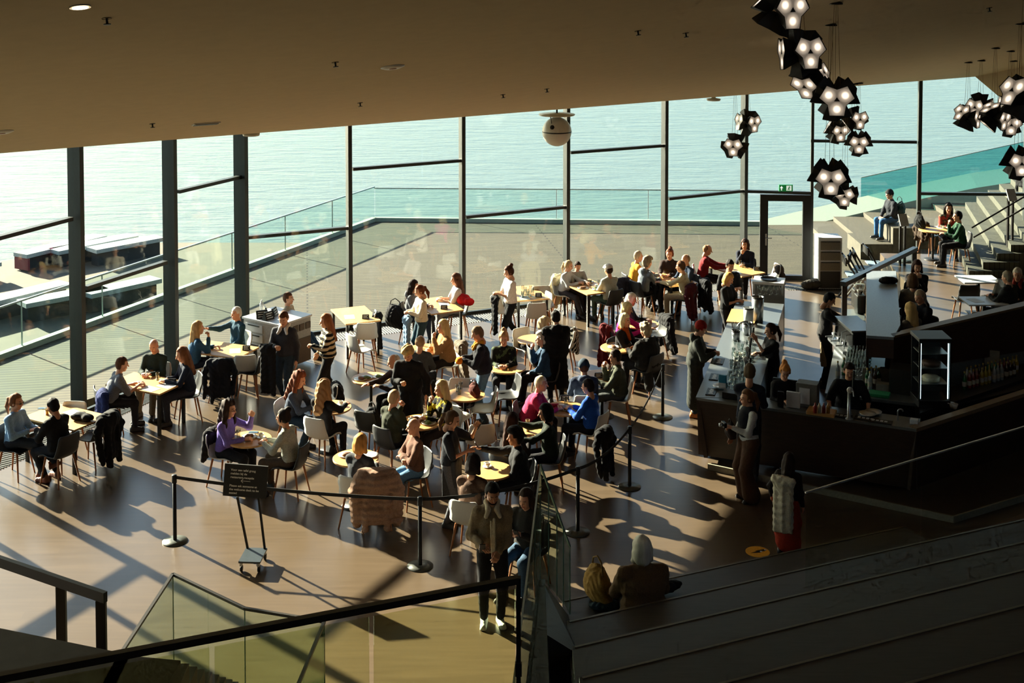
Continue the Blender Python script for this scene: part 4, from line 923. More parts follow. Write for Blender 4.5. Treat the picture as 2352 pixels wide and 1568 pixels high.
    for side, key, el, wr in hands:
        d = (wr - el).normalized(); gi = {'table': 1, 'hold': 2, 'phone': 2, 'lap': 1, 'chin': 2, 'pocket': 2, 'belly': 1, 'cross': 1}.get(key if isinstance(key, str) else 'table', 0)
        hv, hq = HANDS[gi]; hv = hv.copy()
        if side < 0: hq_ = hq; 
        # template has its thumb at +y with the palm down: a right hand; mirror it for the left
        if side > 0: hv[:, 1] *= -1; hq_ = hq[:, ::-1]
        else: hq_ = hq
        if key in ('down', 'side', 'pocket'): Rf = fr(d, (0, side, 0))
        elif key == 'chin': Rf = fr(d, (1, 0, .2))
        elif key in ('lap', 'table', 'point', 'reach', 'belly', 'cross', 'hold'):
            fwd = Vector((d.x, d.y, d.z * .45 if key != 'point' else d.z)); Rf = fr(fwd, (0, side * .25, 1))
        else: Rf = fr(d, (0, side * .8, 1))
        parts.append((xf(hv, Rf, wr - d * .012, s * 1.04), hq_, 0))
    V, Q, mi = joinm(parts); mk('body', V, Q, skinm(skin), mi, r)
    tv, tq = sdf(T_, vox, .045, .0045 + .002 * coat_)
    nm = 'coat' if coat_ >= 2 else 'jacket' if coat_ else 'top'
    mk(nm, tv, tq, cloth(top, pat), parent=r)
    lv, lq = sdf(L_, vox, .04, .004)
    mk('skirt' if skirt else 'trousers', lv, lq, cloth(bot), parent=r)
    for an, side in shoes:
        if shoe not in SHOE:
            o = mk('shoe', SHV, SHQ, M('shoe_%d_%d_%d' % shoe, shoe, .5, 0, .08, 12), parent=r); SHOE[shoe] = o.data
        else: o = bpy.data.objects.new('shoe', SHOE[shoe]); COL.objects.link(o); o.parent = r
        o.location = (an.x + .0, an.y, an.z - .085); o.rotation_euler = (0, -.5 if an.z > .2 else 0, side * .15); o.scale = (s, s, s)
    if hair:
        hk, hcol = hair[0], hair[1]
        Rq = Matrix.Rotation(hyaw, 3, 'Z') @ Matrix.Rotation(hp * (.5 if hk in ('long', 'curlylong', 'ponytail') else .9 if hk == 'bob' else 1), 3, 'Y')
        mw = Matrix.Translation(hc) @ Rq.to_4x4() @ Matrix.Scale(s * (1.03 if hk in ('short', 'thin', 'beanie', 'cap') else 1.1), 4); hair_obj(hk, hcol, r, mw)
        if len(hair) > 2: hair_obj('thin' if hair[0] in ('beanie', 'cap') else 'short', hair[2], r, mw @ Matrix.Scale(.985, 4))
    if glasses:
        b = MB()
        for sy in (1, -1): b.tube([(.098, sy * .032 + .022 * math.cos(a), .004 + .017 * math.sin(a)) for a in np.linspace(0, 2 * PI, 11)], .0028, 5); b.tube([(.098, sy * .054, .008), (.05, sy * .078, .01), (-.01, sy * .083, .008)], .0025, 5)
        if glasses == 2:
            for sy in (1, -1): b.box((.097, sy * .032, .004), (.004, .044, .034))
        o = b.build('glasses', black_m, r); o.matrix_local = Matrix.Translation(hc) @ Rh.to_4x4() @ Matrix.Scale(s, 4)
    if collar:
        cv, cq = sdf([capq(nk + Vector((.065, .055, -.04)), nk + Vector((-.045, .07, .012)), .034), capq(nk + Vector((.065, -.055, -.04)), nk + Vector((-.045, -.07, .012)), .034), capq(nk + Vector((-.055, .07, .012)), nk + Vector((-.055, -.07, .012)), .034), capq(nk + Vector((.06, .05, -.05)), nk + Vector((.115, .085, -.11)), .032, .026), capq(nk + Vector((.06, -.05, -.05)), nk + Vector((.115, -.085, -.11)), .032, .026)], .011, .02, .003)
        mk('collar', cv, cq, cloth(collar), parent=r)
    if scarf:
        cv, cq = sdf([capq(nk + Vector((.06, .03, -.03)), nk + Vector((.02, .08, .0)), .035), capq(nk + Vector((.06, -.03, -.03)), nk + Vector((.02, -.08, .0)), .035), capq(nk + Vector((-.06, .05, .0)), nk + Vector((-.06, -.05, 0)), .035), capq(nk + Vector((.02, .08, .0)), nk + Vector((-.06, .05, .0)), .035), capq(nk + Vector((.02, -.08, .0)), nk + Vector((-.06, -.05, .0)), .035), capq(nk + Vector((.08, 0, -.06)), nk + Vector((.12, .03, -.22)), .04, .035)], .012, .02, .005)
        mk('scarf', cv, cq, cloth(scarf), parent=r)
    if apron:
        b = MB(); 
        V, Q = sdf([('b', (.115, 0, .62), (.02, .16, .40), None), ('b', (.02, .14, .72), (.10, .018, .28), None), ('b', (.02, -.14, .72), (.10, .018, .28), None)], .018, .06, .005); mk('apron', V, Q, cloth(apron), parent=r)
    if sit and ch and backchair:
        cp_ = root + Rz @ Vector((.0, 0, 0)); chair(ch, Vector((cp_.x, cp_.y, z0)), fr_, 'under ' + short(chairlab or lab))
    return r, root, Rz, dict(hc=hc, hands=[h[3] for h in hands], sh=sh, nk=nk, pel=pel, chest=chest)
DK = (26, 26, 30); JN = (56, 76, 98); GRY = (196, 190, 180); BLN = (196, 156, 100); BR = (84, 54, 36); DBR = (44, 30, 24); BLKH = (22, 18, 18); WHT = (222, 216, 206)
NAVY = (28, 36, 56)
P = person
P('woman in light blue sweater and sunglasses with long ponytail', 38, 907, 345, top=(128, 164, 200), bot=(40, 48, 60), hair=('ponytail', (120, 78, 50)), arms=('table', 'hold'), feet='cross', glasses=2, lean=.05, hp=.1, shoe=(110, 60, 36))
P('man in black jacket seen from behind at the far left table', 121, 917, 150, top=(20, 20, 22), bot=(34, 36, 42), hair=('short', BLKH), skin='m', coat_=1, arms=('table', 'hold'), hp=.35, shoe=(110, 62, 40), feet='tuck', lean=.22)
P('man in grey T-shirt bending over the table', 281, 822, 25, top=(112, 116, 124), bot=(40, 40, 46), hair=('short', BR), sleeves=False, arms=('table', 'table'), lean=.38, hp=.2)
P('bald man in dark green sweater facing the view', 353, 780, 262, top=(34, 48, 44), bot=(120, 108, 88), hair=None, arms=('table', 'table'), hp=.45, lean=.1, ch='w')
P('woman in navy fleece with long brown hair holding a cup', 417, 800, 205, top=(28, 36, 54), bot=(48, 50, 60), hair=('long', (120, 78, 52)), arms=('table', 'hold'), hp=.35, lean=.15)
P('woman in blue sweater with wavy blonde hair, hand at her face', 456, 740, 25, top=(46, 82, 112), bot=NAVY, hair=('long', (186, 146, 96)), arms=('table', 'chin'), lean=.15, hp=0, ch='w')
P('white-haired man in denim shirt pointing left', 542, 707, 225, top=(40, 76, 96), bot=DK, hair=('short', (214, 208, 198)), arms=('lap', 'point'), lean=0, hp=.1, ch='w')
r8 = P('man in dark sweater and jeans walking with coats over his arm', 651, 717, 262, 'walk', top=(50, 52, 60), bot=(44, 58, 72), hair=('short', BR), arms=('down', 'hold'), hp=.45, ht=1.8, shoe=(70, 44, 32), collar=(214, 208, 200))
P('young man in beige shirt and jeans behind the white counter', 663, 673, 350, top=(176, 166, 146), bot=(44, 72, 104), hair=('short', BR), arms=('lap', 'lap'), feet='out', lean=-.08, hp=0)
P('woman in black and cream striped cardigan walking left', 747, 724, 200, 'walk', top=(206, 186, 150), bot=(34, 32, 30), hair=('long', (150, 96, 60)), pat='stripe', arms=('hold', 'side'), ht=1.7, hp=.2, coat_=1, shoe=(60, 54, 50))
P('woman in slate blue top with long curly auburn hair', 688, 857, 345, top=(62, 72, 90), bot=(40, 58, 76), hair=('curlylong', (112, 62, 40)), arms=('table', 'table'), lean=.25, hp=.4, ch='w', feet='tuck')
P('woman in black top seen from behind with wavy blond hair', 745, 877, 62, top=(22, 22, 26), bot=DK, hair=('curlylong', (150, 114, 78)), arms=('table', 'reach'), lean=.1, hp=.2, ch='w', shoe=(20, 20, 22))
P('woman in purple sweater with dark curly hair gesturing', 527, 923, 340, top=(112, 96, 170), bot=(26, 26, 30), hair=('curlylong', (48, 32, 26)), arms=('up', 'table'), lean=.12, hp=.1, ch='w', glasses=1)
P('woman in light grey sweater with dark hair in a bun', 650, 942, 165, top=(160, 164, 156), bot=(72, 60, 50), hair=('bun', (30, 22, 20)), skin='m', arms=('table', 'table'), lean=.2, hp=.1)
P('grey-haired person half hidden left of the black parka, eating', 903, 815, 205, top=(44, 38, 40), bot=(22, 22, 24), hair=('thin', (190, 180, 168)), arms=('table', 'reach'), lean=.35, hp=.3, ch='w')
P('blond person in open black parka bending forward', 936, 797, 262, 'stand', top=(20, 20, 23), bot=(24, 24, 26), hair=('curlyshort', (186, 158, 104)), coat_=2, arms=('side', 'hold'), lean=.30, hp=.7, ht=1.72)
P('bald man in grey jumper seen from behind', 966, 771, 75, top=(60, 60, 60), bot=DK, hair=('thin', (150, 120, 90)), arms=('table', 'table'), lean=.1, hp=.2, ch='d')
P('blonde woman in camel coat, hand at her chin', 1016, 737, 200, top=(160, 120, 76), bot=(40, 34, 30), hair=('long', (206, 176, 122)), coat_=1, arms=('chin', 'hold'), lean=.15, hp=.05, ch='w')
P('dark-haired girl in grey hooded jacket behind the ponytail girl', 951, 645, 350, top=(110, 112, 118), bot=(50, 60, 80), hair=('long', (40, 30, 28)), arms=('table', 'lap'), lean=.1, hoodc=1)
r20 = P('girl in cream sweater with auburn ponytail standing with a denim jacket', 963, 657, 205, 'stand', top=(214, 204, 182), bot=(52, 76, 90), hair=('ponytail', (110, 62, 40)), arms=('hold', 'hold'), hp=.5, ht=1.62)
P('woman in pale T-shirt with long brown hair beside a red bag', 1046, 630, 190, top=(196, 190, 190), bot=(150, 150, 150), hair=('long', (90, 56, 40)), arms=('table', 'table'), sleeves=False, lean=.05, shoe=(30, 30, 30))
r22 = P('waitress in white T-shirt and black trousers with hair bun', 1168, 613, 200, 'walk', top=(222, 214, 204), bot=(20, 22, 26), hair=('bun', (74, 46, 34)), sleeves=False, arms=('hold', 'hold'), hp=.3, ht=1.72)
r23 = P('man in dark jacket with orange collar and jeans standing', 1096, 752, 185, 'stand', top=(26, 28, 36), bot=(74, 100, 120), hair=('short', (120, 98, 76)), coat_=1, arms=('hold', 'hold'), lean=.15, hp=.4, ht=1.78, collar=(206, 140, 40))
P('woman in green floral blouse facing the view with ice cream', 1157, 763, 268, top=(70, 84, 56), bot=DK, hair=('bun', (170, 130, 90)), pat='floral', arms=('table', 'table'), lean=.1, hp=.4)
P('curly grey-haired woman in denim jacket resting her chin', 1244, 765, 180, top=(38, 66, 92), bot=DK, hair=('curlyshort', (190, 180, 166)), arms=('lap', 'chin'), lean=.15, hp=0, coat_=1)
P('person in long black coat seen from behind beside stripes', 1276, 715, 100, 'stand', top=(16, 16, 18), bot=DK, hair=('short', BLKH), coat_=2.4, arms=('hold', 'hold'), ht=1.74, hp=.3, girth=1.15, hoodc=1)
P('ash-blond person half hidden behind the long black coat', 1251, 733, 10, top=(70, 70, 70), bot=DK, hair=('curlyshort', (196, 176, 140)), arms=('table', 'table'))
P('child in grey patterned top with pale headband and ponytail', 1307, 600, 330, top=(176, 178, 180), bot=(60, 58, 64), hair=('ponytail', (170, 146, 110)), arms=('reach', 'table'), lean=.2, hp=.3, ch='w', ht=1.6)
P('dark-haired boy facing the view at the food table', 1327, 602, 290, top=(150, 146, 140), bot=DK, hair=('short', DBR), arms=('reach', 'table'), ht=1.45, hp=.3, sleeves=False)
P('person in white cap with green cross-body bag seen from behind', 1397, 608, 125, top=(178, 184, 172), bot=(64, 82, 70), hair=('cap', (216, 210, 198), (60, 46, 36)), arms=('table', 'table'), lean=.1, hp=.1, ch='d')
P('grey-haired man in mustard yellow sweater', 1467, 578, 15, top=(204, 136, 34), bot=DK, hair=('short', (184, 164, 136)), arms=('table', 'table'), lean=.2, hp=.1)
P('grey-haired person in grey hoodie seen from behind', 1488, 592, 35, top=(112, 122, 132), bot=DK, hair=('curlyshort', (150, 134, 112)), arms=('reach', 'table'), lean=.25, hoodc=1)
P('woman in brown jacket facing the view under the fourth column', 1538, 573, 250, top=(46, 34, 30), bot=DK, hair=('bun', (110, 62, 40)), arms=('table', 'reach'), coat_=1, hp=.1)
P('balding man in navy blazer turned left', 1574, 585, 215, top=(44, 58, 80), bot=DK, hair=('thin', (180, 150, 116)), arms=('table', 'table'), hp=.2)
P('brown-haired person in cream sweater seen from behind', 1563, 601, 155, top=(206, 194, 158), bot=(150, 140, 120), hair=('short', (100, 66, 42)), arms=('reach', 'table'), lean=.2, ch='d')
P('bald man in dark red sweater leaning on the table', 1626, 563, 350, top=(122, 26, 32), bot=DK, hair=('thin', (150, 110, 80)), arms=('reach', 'reach'), lean=.18, hp=.3, ch='w')
P('dark-haired woman in navy cardigan next to the door, hand at chin', 1711, 551, 245, top=(26, 32, 48), bot=DK, hair=('bob', (56, 34, 28)), arms=('table', 'chin'), hp=.15, lean=.1)
P('young man in black T-shirt standing behind the blonde waitress', 1677, 598, 285, 'stand', top=(34, 36, 40), bot=DK, hair=('short', (26, 20, 20)), sleeves=False, arms=('hold', 'down'), hp=.3, ht=1.76)
P('blonde waitress in black T-shirt at the end of the bar', 1674, 629, 325, 'stand', top=(24, 26, 30), bot=(52, 52, 56), hair=('bob', (200, 156, 90)), sleeves=False, arms=('hold', 'hold'), hp=.5, ht=1.68)
P('man in red beanie and olive parka leaning on the bar', 1610, 740, 350, 'stand', top=(44, 48, 44), bot=(40, 56, 70), hair=('beanie', (150, 32, 24), (90, 70, 50)), coat_=1.6, arms=('hold', 'hold'), lean=.12, hp=.3, ht=1.74, shoe=(190, 120, 60), hoodc=1)
P('white-haired woman beyond the magenta sweater', 1451, 676, 350, top=(50, 50, 56), bot=DK, hair=('bob', (226, 220, 208)), arms=('table', 'table'), hp=.3)
P('blond-haired woman in bright magenta sweater', 1441, 697, 345, top=(206, 34, 134), bot=DK, hair=('bob', (206, 186, 140)), arms=('reach', 'table'), lean=.2, hp=.3, ch='d')
P('blond bob woman in black with a rust orange scarf', 1436, 723, 325, top=(28, 26, 30), bot=DK, hair=('bob', (212, 198, 156)), arms=('table', 'table'), scarf=(170, 78, 24), lean=.1, hp=.1)
P('person with big curly grey hair in a bulky dark fur coat', 1482, 745, 135, top=(34, 34, 33), bot=DK, hair=('curlyshort', (176, 160, 132)), coat_=2.5, arms=('table', 'table'), lean=.1, girth=1.45, hoodc=1, ch='d')
P('grey-haired man in magenta red sweater leaning on the table', 1244, 866, 350, top=(176, 42, 84), bot=(40, 34, 40), hair=('short', (206, 190, 160)), arms=('table', 'table'), lean=.38, hp=.1, girth=1.15, ch='d')
P('dark short-haired woman in royal blue sweater from behind', 1350, 872, 150, top=(34, 84, 176), bot=DK, hair=('short', (30, 24, 26)), arms=('table', 'table'), lean=.1, glasses=1, ch='w')
P('person in navy beanie and navy hoodie seen from behind', 1341, 828, 95, top=(50, 62, 84), bot=DK, hair=('beanie', (40, 56, 70), BR), coat_=1, arms=('table', 'table'), hoodc=1, ch='w')
P('man in olive green parka with short dark hair', 1412, 805, 175, top=(70, 74, 60), bot=(70, 74, 74), hair=('short', DBR), skin='m', coat_=1, arms=('table', 'chin'), hp=.2, ch='w', lean=.1)
P('woman with very long brown hair at the beer table', 1178, 951, 50, top=(40, 34, 34), bot=(50, 50, 54), hair=('long', (58, 38, 30)), arms=('reach', 'table'), lean=.15, ch='d')
P('woman in dark green with glasses and black hair reaching out', 1252, 931, 180, top=(26, 36, 26), bot=DK, hair=('bob', BLKH), skin='m', arms=('reach', 'point'), glasses=1, lean=.1, ch='d')
r52 = P('waitress in dark T-shirt with long ponytail and grey trousers', 1040, 947, 345, 'stand', top=(34, 38, 46), bot=(84, 86, 92), hair=('ponytail', (92, 66, 46)), sleeves=False, arms=('up', 'hold'), hp=.45, ht=1.7, apron=(56, 58, 62), shoe=(40, 40, 42))
r53 = P('man in black leather jacket holding out his phone', 1182, 986, 185, top=(24, 26, 30), bot=(20, 20, 24), hair=('curlyshort', BLKH), skin='m', coat_=1, arms=('lap', 'point'), lean=.1, hp=.1)
P('dark-haired woman in brown top seen from behind below the waitress', 1088, 1047, 70, top=(88, 66, 52), bot=(30, 26, 26), hair=('bob', (34, 26, 24)), arms=('table', 'table'), lean=.25, hp=.4, ch='w')
r55 = P('bearded man in sheepskin collared jacket and white trainers, front centre', 1131, 1112, 275, 'stand', top=(132, 116, 92), bot=(22, 22, 25), hair=('short', BLKH), skin='m', coat_=1, arms=(((.20, .12, -.42), (-.6, -.35, .1)), ((.24, .04, -.30), (-.6, -.4, -.3))), hp=.4, hyaw=.15, ht=1.82, shoe=(206, 216, 220), collar=(214, 200, 170), vox=.015, girth=1.0)
r56 = P('woman with long dark hair and phone half hidden by the glass edge', 1207, 1127, 240, top=(44, 42, 38), bot=(50, 74, 96), hair=('long', (50, 36, 28)), arms=('phone', 'phone'), coat_=1, hp=.3)
P('bald man in brown checked shirt and jeans with folded arms', 949, 962, 205, top=(104, 74, 60), bot=(84, 124, 156), hair=None, arms=('cross', 'cross'), lean=.0, hp=.1, feet='out')
P('grey-haired man in dark olive jacket and glasses seen from behind', 906, 898, 50, top=(52, 56, 42), bot=DK, hair=('short', (176, 150, 116)), coat_=1, arms=('chin', 'table'), lean=.1, glasses=1, ch='d')
P('blonde woman in black and yellow floral dress, hand at mouth', 1012, 877, 212, top=(170, 156, 40), bot=(50, 44, 40), hair=('long', (206, 184, 132)), pat='floral', arms=('table', 'chin'), lean=.12, hp=.15, ch='w')
P('woman with strawberry blond bob and grey black jacket from behind', 829, 1000, 65, top=(50, 54, 60), bot=DK, hair=('bob', (200, 146, 80)), arms=('table', 'table'), lean=.1, glasses=1, ch='w')
P('bartender in black with a dark ponytail at the coffee taps', 1769, 745, 190, 'stand', top=(20, 20, 24), bot=(20, 20, 24), hair=('ponytail', (52, 34, 28)), sleeves=False, arms=('up', 'hold'), hp=.2, ht=1.7)
P('customer in dark blue sweater leaning on the front bar', 1722, 838, 75, 'stand', top=(28, 34, 48), bot=DK, hair=('short', (90, 74, 56)), arms=('reach', 'hold'), hp=.3, ht=1.86, lean=.14)
r63 = P('woman in black vest, white sleeves and wide brown trousers at the bar', 1715, 897, 195, 'stand', top=(178, 180, 176), bot=(78, 54, 38), hair=('ponytail', (110, 76, 52)), arms=('hold', 'side'), hp=.1, ht=1.72, shoe=(40, 30, 26), wide=.028)
P('blonde bartender with a top bun facing the view', 1803, 838, 268, 'stand', top=(24, 24, 28), bot=DK, hair=('bun', (196, 130, 70)), arms=('hold', 'hold'), hp=.5, ht=1.66)
P('dark-haired bartender in black T-shirt leaning on the front bar', 1951, 836, 262, 'stand', top=(22, 24, 28), bot=DK, hair=('short', DBR), sleeves=False, arms=(((.30, -.08, -.42), (-1, -1, 0)), ((.28, -.12, -.42), (-1, -1, 0))), hp=.25, lean=.22, ht=1.78, girth=1.1)
P('tall barista in black with pale apron at the espresso machine', 1906, 674, 350, 'stand', top=(26, 26, 28), bot=(20, 20, 22), hair=('short', BLKH), skin='m', arms=('reach', 'reach'), hp=.55, ht=1.85, apron=(150, 136, 112), lean=.1)
r67 = P('girl in long orange-red skirt with a cream shawl on her back', 1813, 1042, 60, 'stand', top=(34, 26, 24), bot=(150, 44, 22), hair=('long', (40, 28, 24)), arms=('side', 'down'), skirt=1, ht=1.42, hp=.3, shoe=(30, 28, 28))
P('white-haired woman in brown coat sitting on the dark step', 1474, 1236, 100, top=(98, 76, 52), bot=(50, 56, 60), hair=('bob', (206, 204, 190)), coat_=1.6, arms=('phone', 'phone'), ch=None, hp=.1, lean=.12, z0=.0, girth=1.25, ht=1.98)
P('woman in dark clothes with joined hands on the raised floor', 2107, 600, 262, top=(34, 32, 36), bot=DK, hair=('bob', (60, 38, 34)), arms=('chin', 'chin'), hp=.25, z0=PZ)
P('brown-haired person in pale grey sweater behind the high counter', 2096, 631, 80, top=(120, 116, 104), bot=DK, hair=('bob', (96, 70, 50)), arms=('lap', 'lap'), z0=PZ)
P('grey-haired man in black jacket leaning on the high counter', 2112, 668, 215, top=(24, 26, 32), bot=DK, hair=('short', (170, 150, 126)), coat_=1, arms=('table', 'table'), hp=.35, z0=PZ)
P('woman with long blonde hair seen from behind at the high counter', 2090, 697, 120, top=(96, 92, 84), bot=DK, hair=('long', (196, 164, 108)), arms=('table', 'table'), hp=.1, z0=PZ)
P('grey-haired man in dark jacket seen from behind at white cafe table', 2313, 624, 130, top=(44, 46, 46), bot=DK, hair=('short', (150, 140, 122)), coat_=1, arms=('table', 'table'), z0=PZ)
P('white-haired man with red collar facing the view at far right', 2337, 617, 240, top=(40, 40, 42), bot=DK, hair=('short', (196, 186, 170)), coat_=1, arms=('table', 'lap'), z0=PZ, collar=(140, 50, 40), hp=.3)
P('woman with long black hair and patterned top at the dark round table', 2179, 468, 258, top=(140, 110, 84), bot=DK, hair=('long', BLKH), pat='mix', arms=('table', 'table'), z0=PZ, hp=.1, ch='w')
P('man in dark green sweater with black hair at the dark round table', 2199, 486, 175, top=(26, 62, 44), bot=(22, 22, 26), hair=('short', BLKH), arms=('table', 'chin'), z0=PZ, hp=.1, ch='d')
P('man in black cap, dark jacket and jeans sitting outdoors with backpack', 2043, 437, 195, top=(30, 34, 42), bot=(50, 94, 134), hair=('beanie', (20, 22, 26), (160, 160, 160)), coat_=1, arms=('lap', 'lap'), ch=None, z0=.55, lean=.15, feet='flat')
# ---------------------------------------------------------------- bar
Z1 = 1.1
b1, b2, b3, b0 = W(1598, 912, Z1), W(2105, 985, Z1), W(2352, 905, Z1), W(1692, 690, Z1)
d12 = (b2 - b1).normalized(); n12 = Vector((-d12.y, d12.x, 0)); d23 = (b3 - b2).normalized(); n23 = Vector((-d23.y, d23.x, 0)); b3 = b3 + d23 * 4
d10 = (b0 - b1).normalized(); n10 = Vector((d10.y, -d10.x, 0))
bar = E('bar_counter', (b1.x, b1.y, 0), 0, 'long dark walnut bar counter with steel worktop, bending away on both sides', 'bar counter')
o = Vector((b1.x, b1.y, 0)); H1 = Vector((0, 0, -Z1))
def L(p): return Vector(p) - o
def slant(name, a, c, n, inset, mat, z0=.1, z1=Z1 - .03, th=.06):
    """panel whose foot is set back under its top"""
    b = MB(); a = L(a) + H1; c = L(c) + H1; i = n * inset; t = n * th; za, zb = Vector((0, 0, z0)), Vector((0, 0, z1))
    b.prism([a + i + za, c + i + za, c + i + t + za, a + i + t + za], [a + zb, c + zb, c + t + zb, a + t + zb]); return b.build(name, mat, bar)
slant('front_panel', b1 + d12 * .02, b2, n12, .12, bar_m); slant('side_panel', b1, b0, n10, .14, bar_m); slant('wing_panel', b2, b3, n23, .10, bar_m)
pl_m = M('pale plinth strip', (150, 146, 128), .5)
b = MB(); b.bar(L(W(1626, 1078)) + Vector((0, 0, .05)), L(W(2190, 1200)) + Vector((0, 0, .05)), .03, .1); b.build('plinth', pl_m, bar)
b = MB(); b.bar(L(W(2190, 1200)) + Vector((0, 0, .05)), L(W(2352, 1150) + (W(2352, 1150) - W(2190, 1200)) * 2) + Vector((0, 0, .05)), .03, .1); b.build('plinth', pl_m, bar)
top_m = M('steel worktop', (120, 126, 128), .38, .6, .04)
wdl = .98; c1 = b1 + n10 * wdl; c0 = b0 + n10 * wdl
b = MB(); P_ = [L(b1) + H1, L(b1 + n12 * .1) + H1, L(b0) + H1, L(c0) + H1, L(b1 + n10 * wdl + d10 * .25) + H1]; b.poly([(0, 0), tuple(L(b0)[:2]), tuple(L(c0)[:2]), tuple((L(b1) + n10 * wdl + d10 * .25)[:2])][::-1], Z1 - .04, Z1); b.build('worktop', top_m, bar)
b = MB(); b.poly([tuple(L(b1 + d12 * .02)[:2]), tuple(L(b2)[:2]), tuple(L(b2 + n12 * .5)[:2]), tuple(L(b1 + d12 * .9 + n12 * .47)[:2])], Z1 - .045, Z1 - .004); b.build('worktop', top_m, bar)
b = MB(); b.poly([tuple(L(b2)[:2]), tuple(L(b3)[:2]), tuple(L(b3 + n23 * .14)[:2]), tuple(L(b2 + n23 * .14)[:2])], Z1 - .05, Z1 + .01); b.build('oak_cap', M('worn oak cap'), bar)
b = MB(); b.bar(L(c1 + d10 * .3) + Vector((-.03, 0, -.56)), L(c0) + Vector((-.03, 0, -.56)), .05, 1.0); b.bar(L(b1 + n12 * .46 + d12 * 1.1) + Vector((0, 0, -.56)), L(b2 + n12 * .47 - d12 * .1) + Vector((0, 0, -.56)), .05, 1.0); b.build('back_panel', M('dark fridge front', (20, 20, 20), .3), bar)
# oak inset and the raised block with the round tray at the far end
p = W(1708, 728, Z1 + .02); b = MB(); b.box((0, 0, .012), (.55, .95, .024), math.atan2(d10.y, d10.x) - PI / 2); tag(b.build('serving_board', oak), 'light oak board let into the far part of the bar top', 'board').location = W(1706, 728, Z1)
g = E('glass_rack_counter', tuple(W(1766, 672, Z1)[:2]) + (0,), math.atan2(d10.y, d10.x) - PI / 2, 'white display unit with hanging glasses at the far end of the bar', 'display unit')
b = MB(); b.box((0, 0, 1.36), (.66, .5, .05)); b.build('top', white_m, g); b = MB()
for sx in (-.3, .3): b.box((sx, .2, .67), (.04, .04, 1.33)); b.box((sx, -.2, 1.22), (.04, .04, .24))
b.box((0, .2, .67), (.62, .03, 1.3)); b.build('frame', steelw, g)
p = W(1766, 664, 1.40); b = MB(); b.lathe([(0, 0), (.17, 0), (.185, .035), (.178, .035), (.165, .008), (0, .008)], seg=28); tag(b.build('round_tray', black_m), 'round black tray on the white display unit', 'tray').location = (g.location.x, g.location.y, 1.385)
for k in range(9): inst('wine_glass', WGM, (g.location.x - .24 + .06 * k, g.location.y - .16 + (k % 2) * .08, Z1), 0, 'stemmed glass under the white display unit', 'glass', 'stemmed glasses under the display unit', (.9, .9, .9))
# glasses and cups crowded on the bar
ccup = M('glazed china')
b = MB(); b.lathe([(0, 0), (.024, 0), (.042, .06), (.039, .06), (.022, .006), (0, .006)], seg=14); CUPM = b.mesh('cup', ccup)
def on(px, py, z=Z1): return tuple(W(px, py, z))
k = 0
for r_ in range(11):
    for c_ in range(6):
        px = 1672 + c_ * 9 + r_ * 1.6 + random.uniform(-1, 1); py = 893 - r_ * 9
        inst('wine_glass' if (r_ + c_) % 3 else 'drinking_glass', WGM if (r_ + c_) % 3 else GLM, on(px, py), 0, 'glass in the crowded rows along the bar beside the taps', 'glass', 'glasses in rows on the bar', (.85, .85, .85))
for r_ in range(5):
    for c_ in range(8): inst('wine_glass', WGM, on(1945 + c_ * 7 + r_ * 1.5, 862 - r_ * 9, .97), 0, 'tall glass in the rows on the back counter', 'glass', 'tall glasses on the back counter', (1, 1, 1.25))
CUPX = [(2122 + 9 * q + random.uniform(-2, 2), 921 + 2.2 * q) for q in range(9)]
for x, y in CUPX: inst('cup', CUPM, on(x, y, .97), 0, 'white cup in the row on the right back counter', 'cup', 'white cups on the right back counter', (1.3, 1.3, 1.4))
for q in range(7): inst('cup', CUPM, on(1690 + (q % 3) * 11, 818 + (q // 3) * 9, Z1), 0, 'white cup on the bar in front of the red beanie man', 'cup', 'cups on the bar by the taps', (1.1, 1.1, 1.1))
def make_bottle(col, wine=True):
    def f():
        r = E('bottle', (0, 0, 0), 0, 'bottle', 'bottle'); m = M('bottle_%d_%d_%d' % col, col, .12, 0, .02)
        b = MB(); b.lathe([(0, 0), (.036, 0), (.038, .01), (.038, .17), (.030, .21), (.014, .24), (.013, .30), (0, .30)], seg=16); b.build('body', m, r)
        b = MB(); b.lathe([(.0145, .275), (.0155, .306), (0, .306)], seg=12); b.build('cap', M('bottle cap', (150, 130, 60), .4, .4), r)
        b = MB(); b.lathe([(.0386, .05), (.0386, .13)], seg=16); b.build('label_band', M('bottle paper', (176, 170, 150), .7), r); return r
    return f
BO = [Proto(make_bottle(c)) for c in ((24, 92, 44), (60, 40, 26), (150, 160, 156), (150, 130, 30), (120, 40, 30))]
BN = ['green', 'brown', 'clear', 'yellow', 'red']
ct_ = E('back_counter', tuple(W(1935, 850, .95)[:2]) + (0,), 0, 'steel back counter of the bar carrying the espresso machine', 'counter')
o2 = Vector((ct_.location.x, ct_.location.y, 0))
bk = [W(1935, 712, .95), W(1985, 712, .95), W(1990, 862, .95), W(2110, 876, .95), W(2110, 930, .95), W(1895, 905, .95)]
b = MB(); b.poly([tuple((p - o2)[:2]) for p in bk][::-1], .92, .97); b.build('worktop', top_m, ct_)
b = MB(); ctr = sum((p - o2 for p in bk), Vector()) / 6; b.poly([tuple((ctr + (p - o2 - ctr) * .93)[:2]) for p in bk][::-1], .05, .92); b.build('body', M('dark fridge front', (20, 20, 20), .3), ct_)
sh2 = E('back_shelf', tuple(W(2230, 900, .95)[:2]) + (0,), 0, 'dark back counter along the wall right of the fridge, full of bottles', 'counter')
o3 = Vector((sh2.location.x, sh2.location.y, 0)); s3 = [W(2112, 952, .95), W(2352, 872, .95), W(2600, 830, .95), W(2600, 790, .95), W(2352, 836, .95), W(2112, 915, .95)]
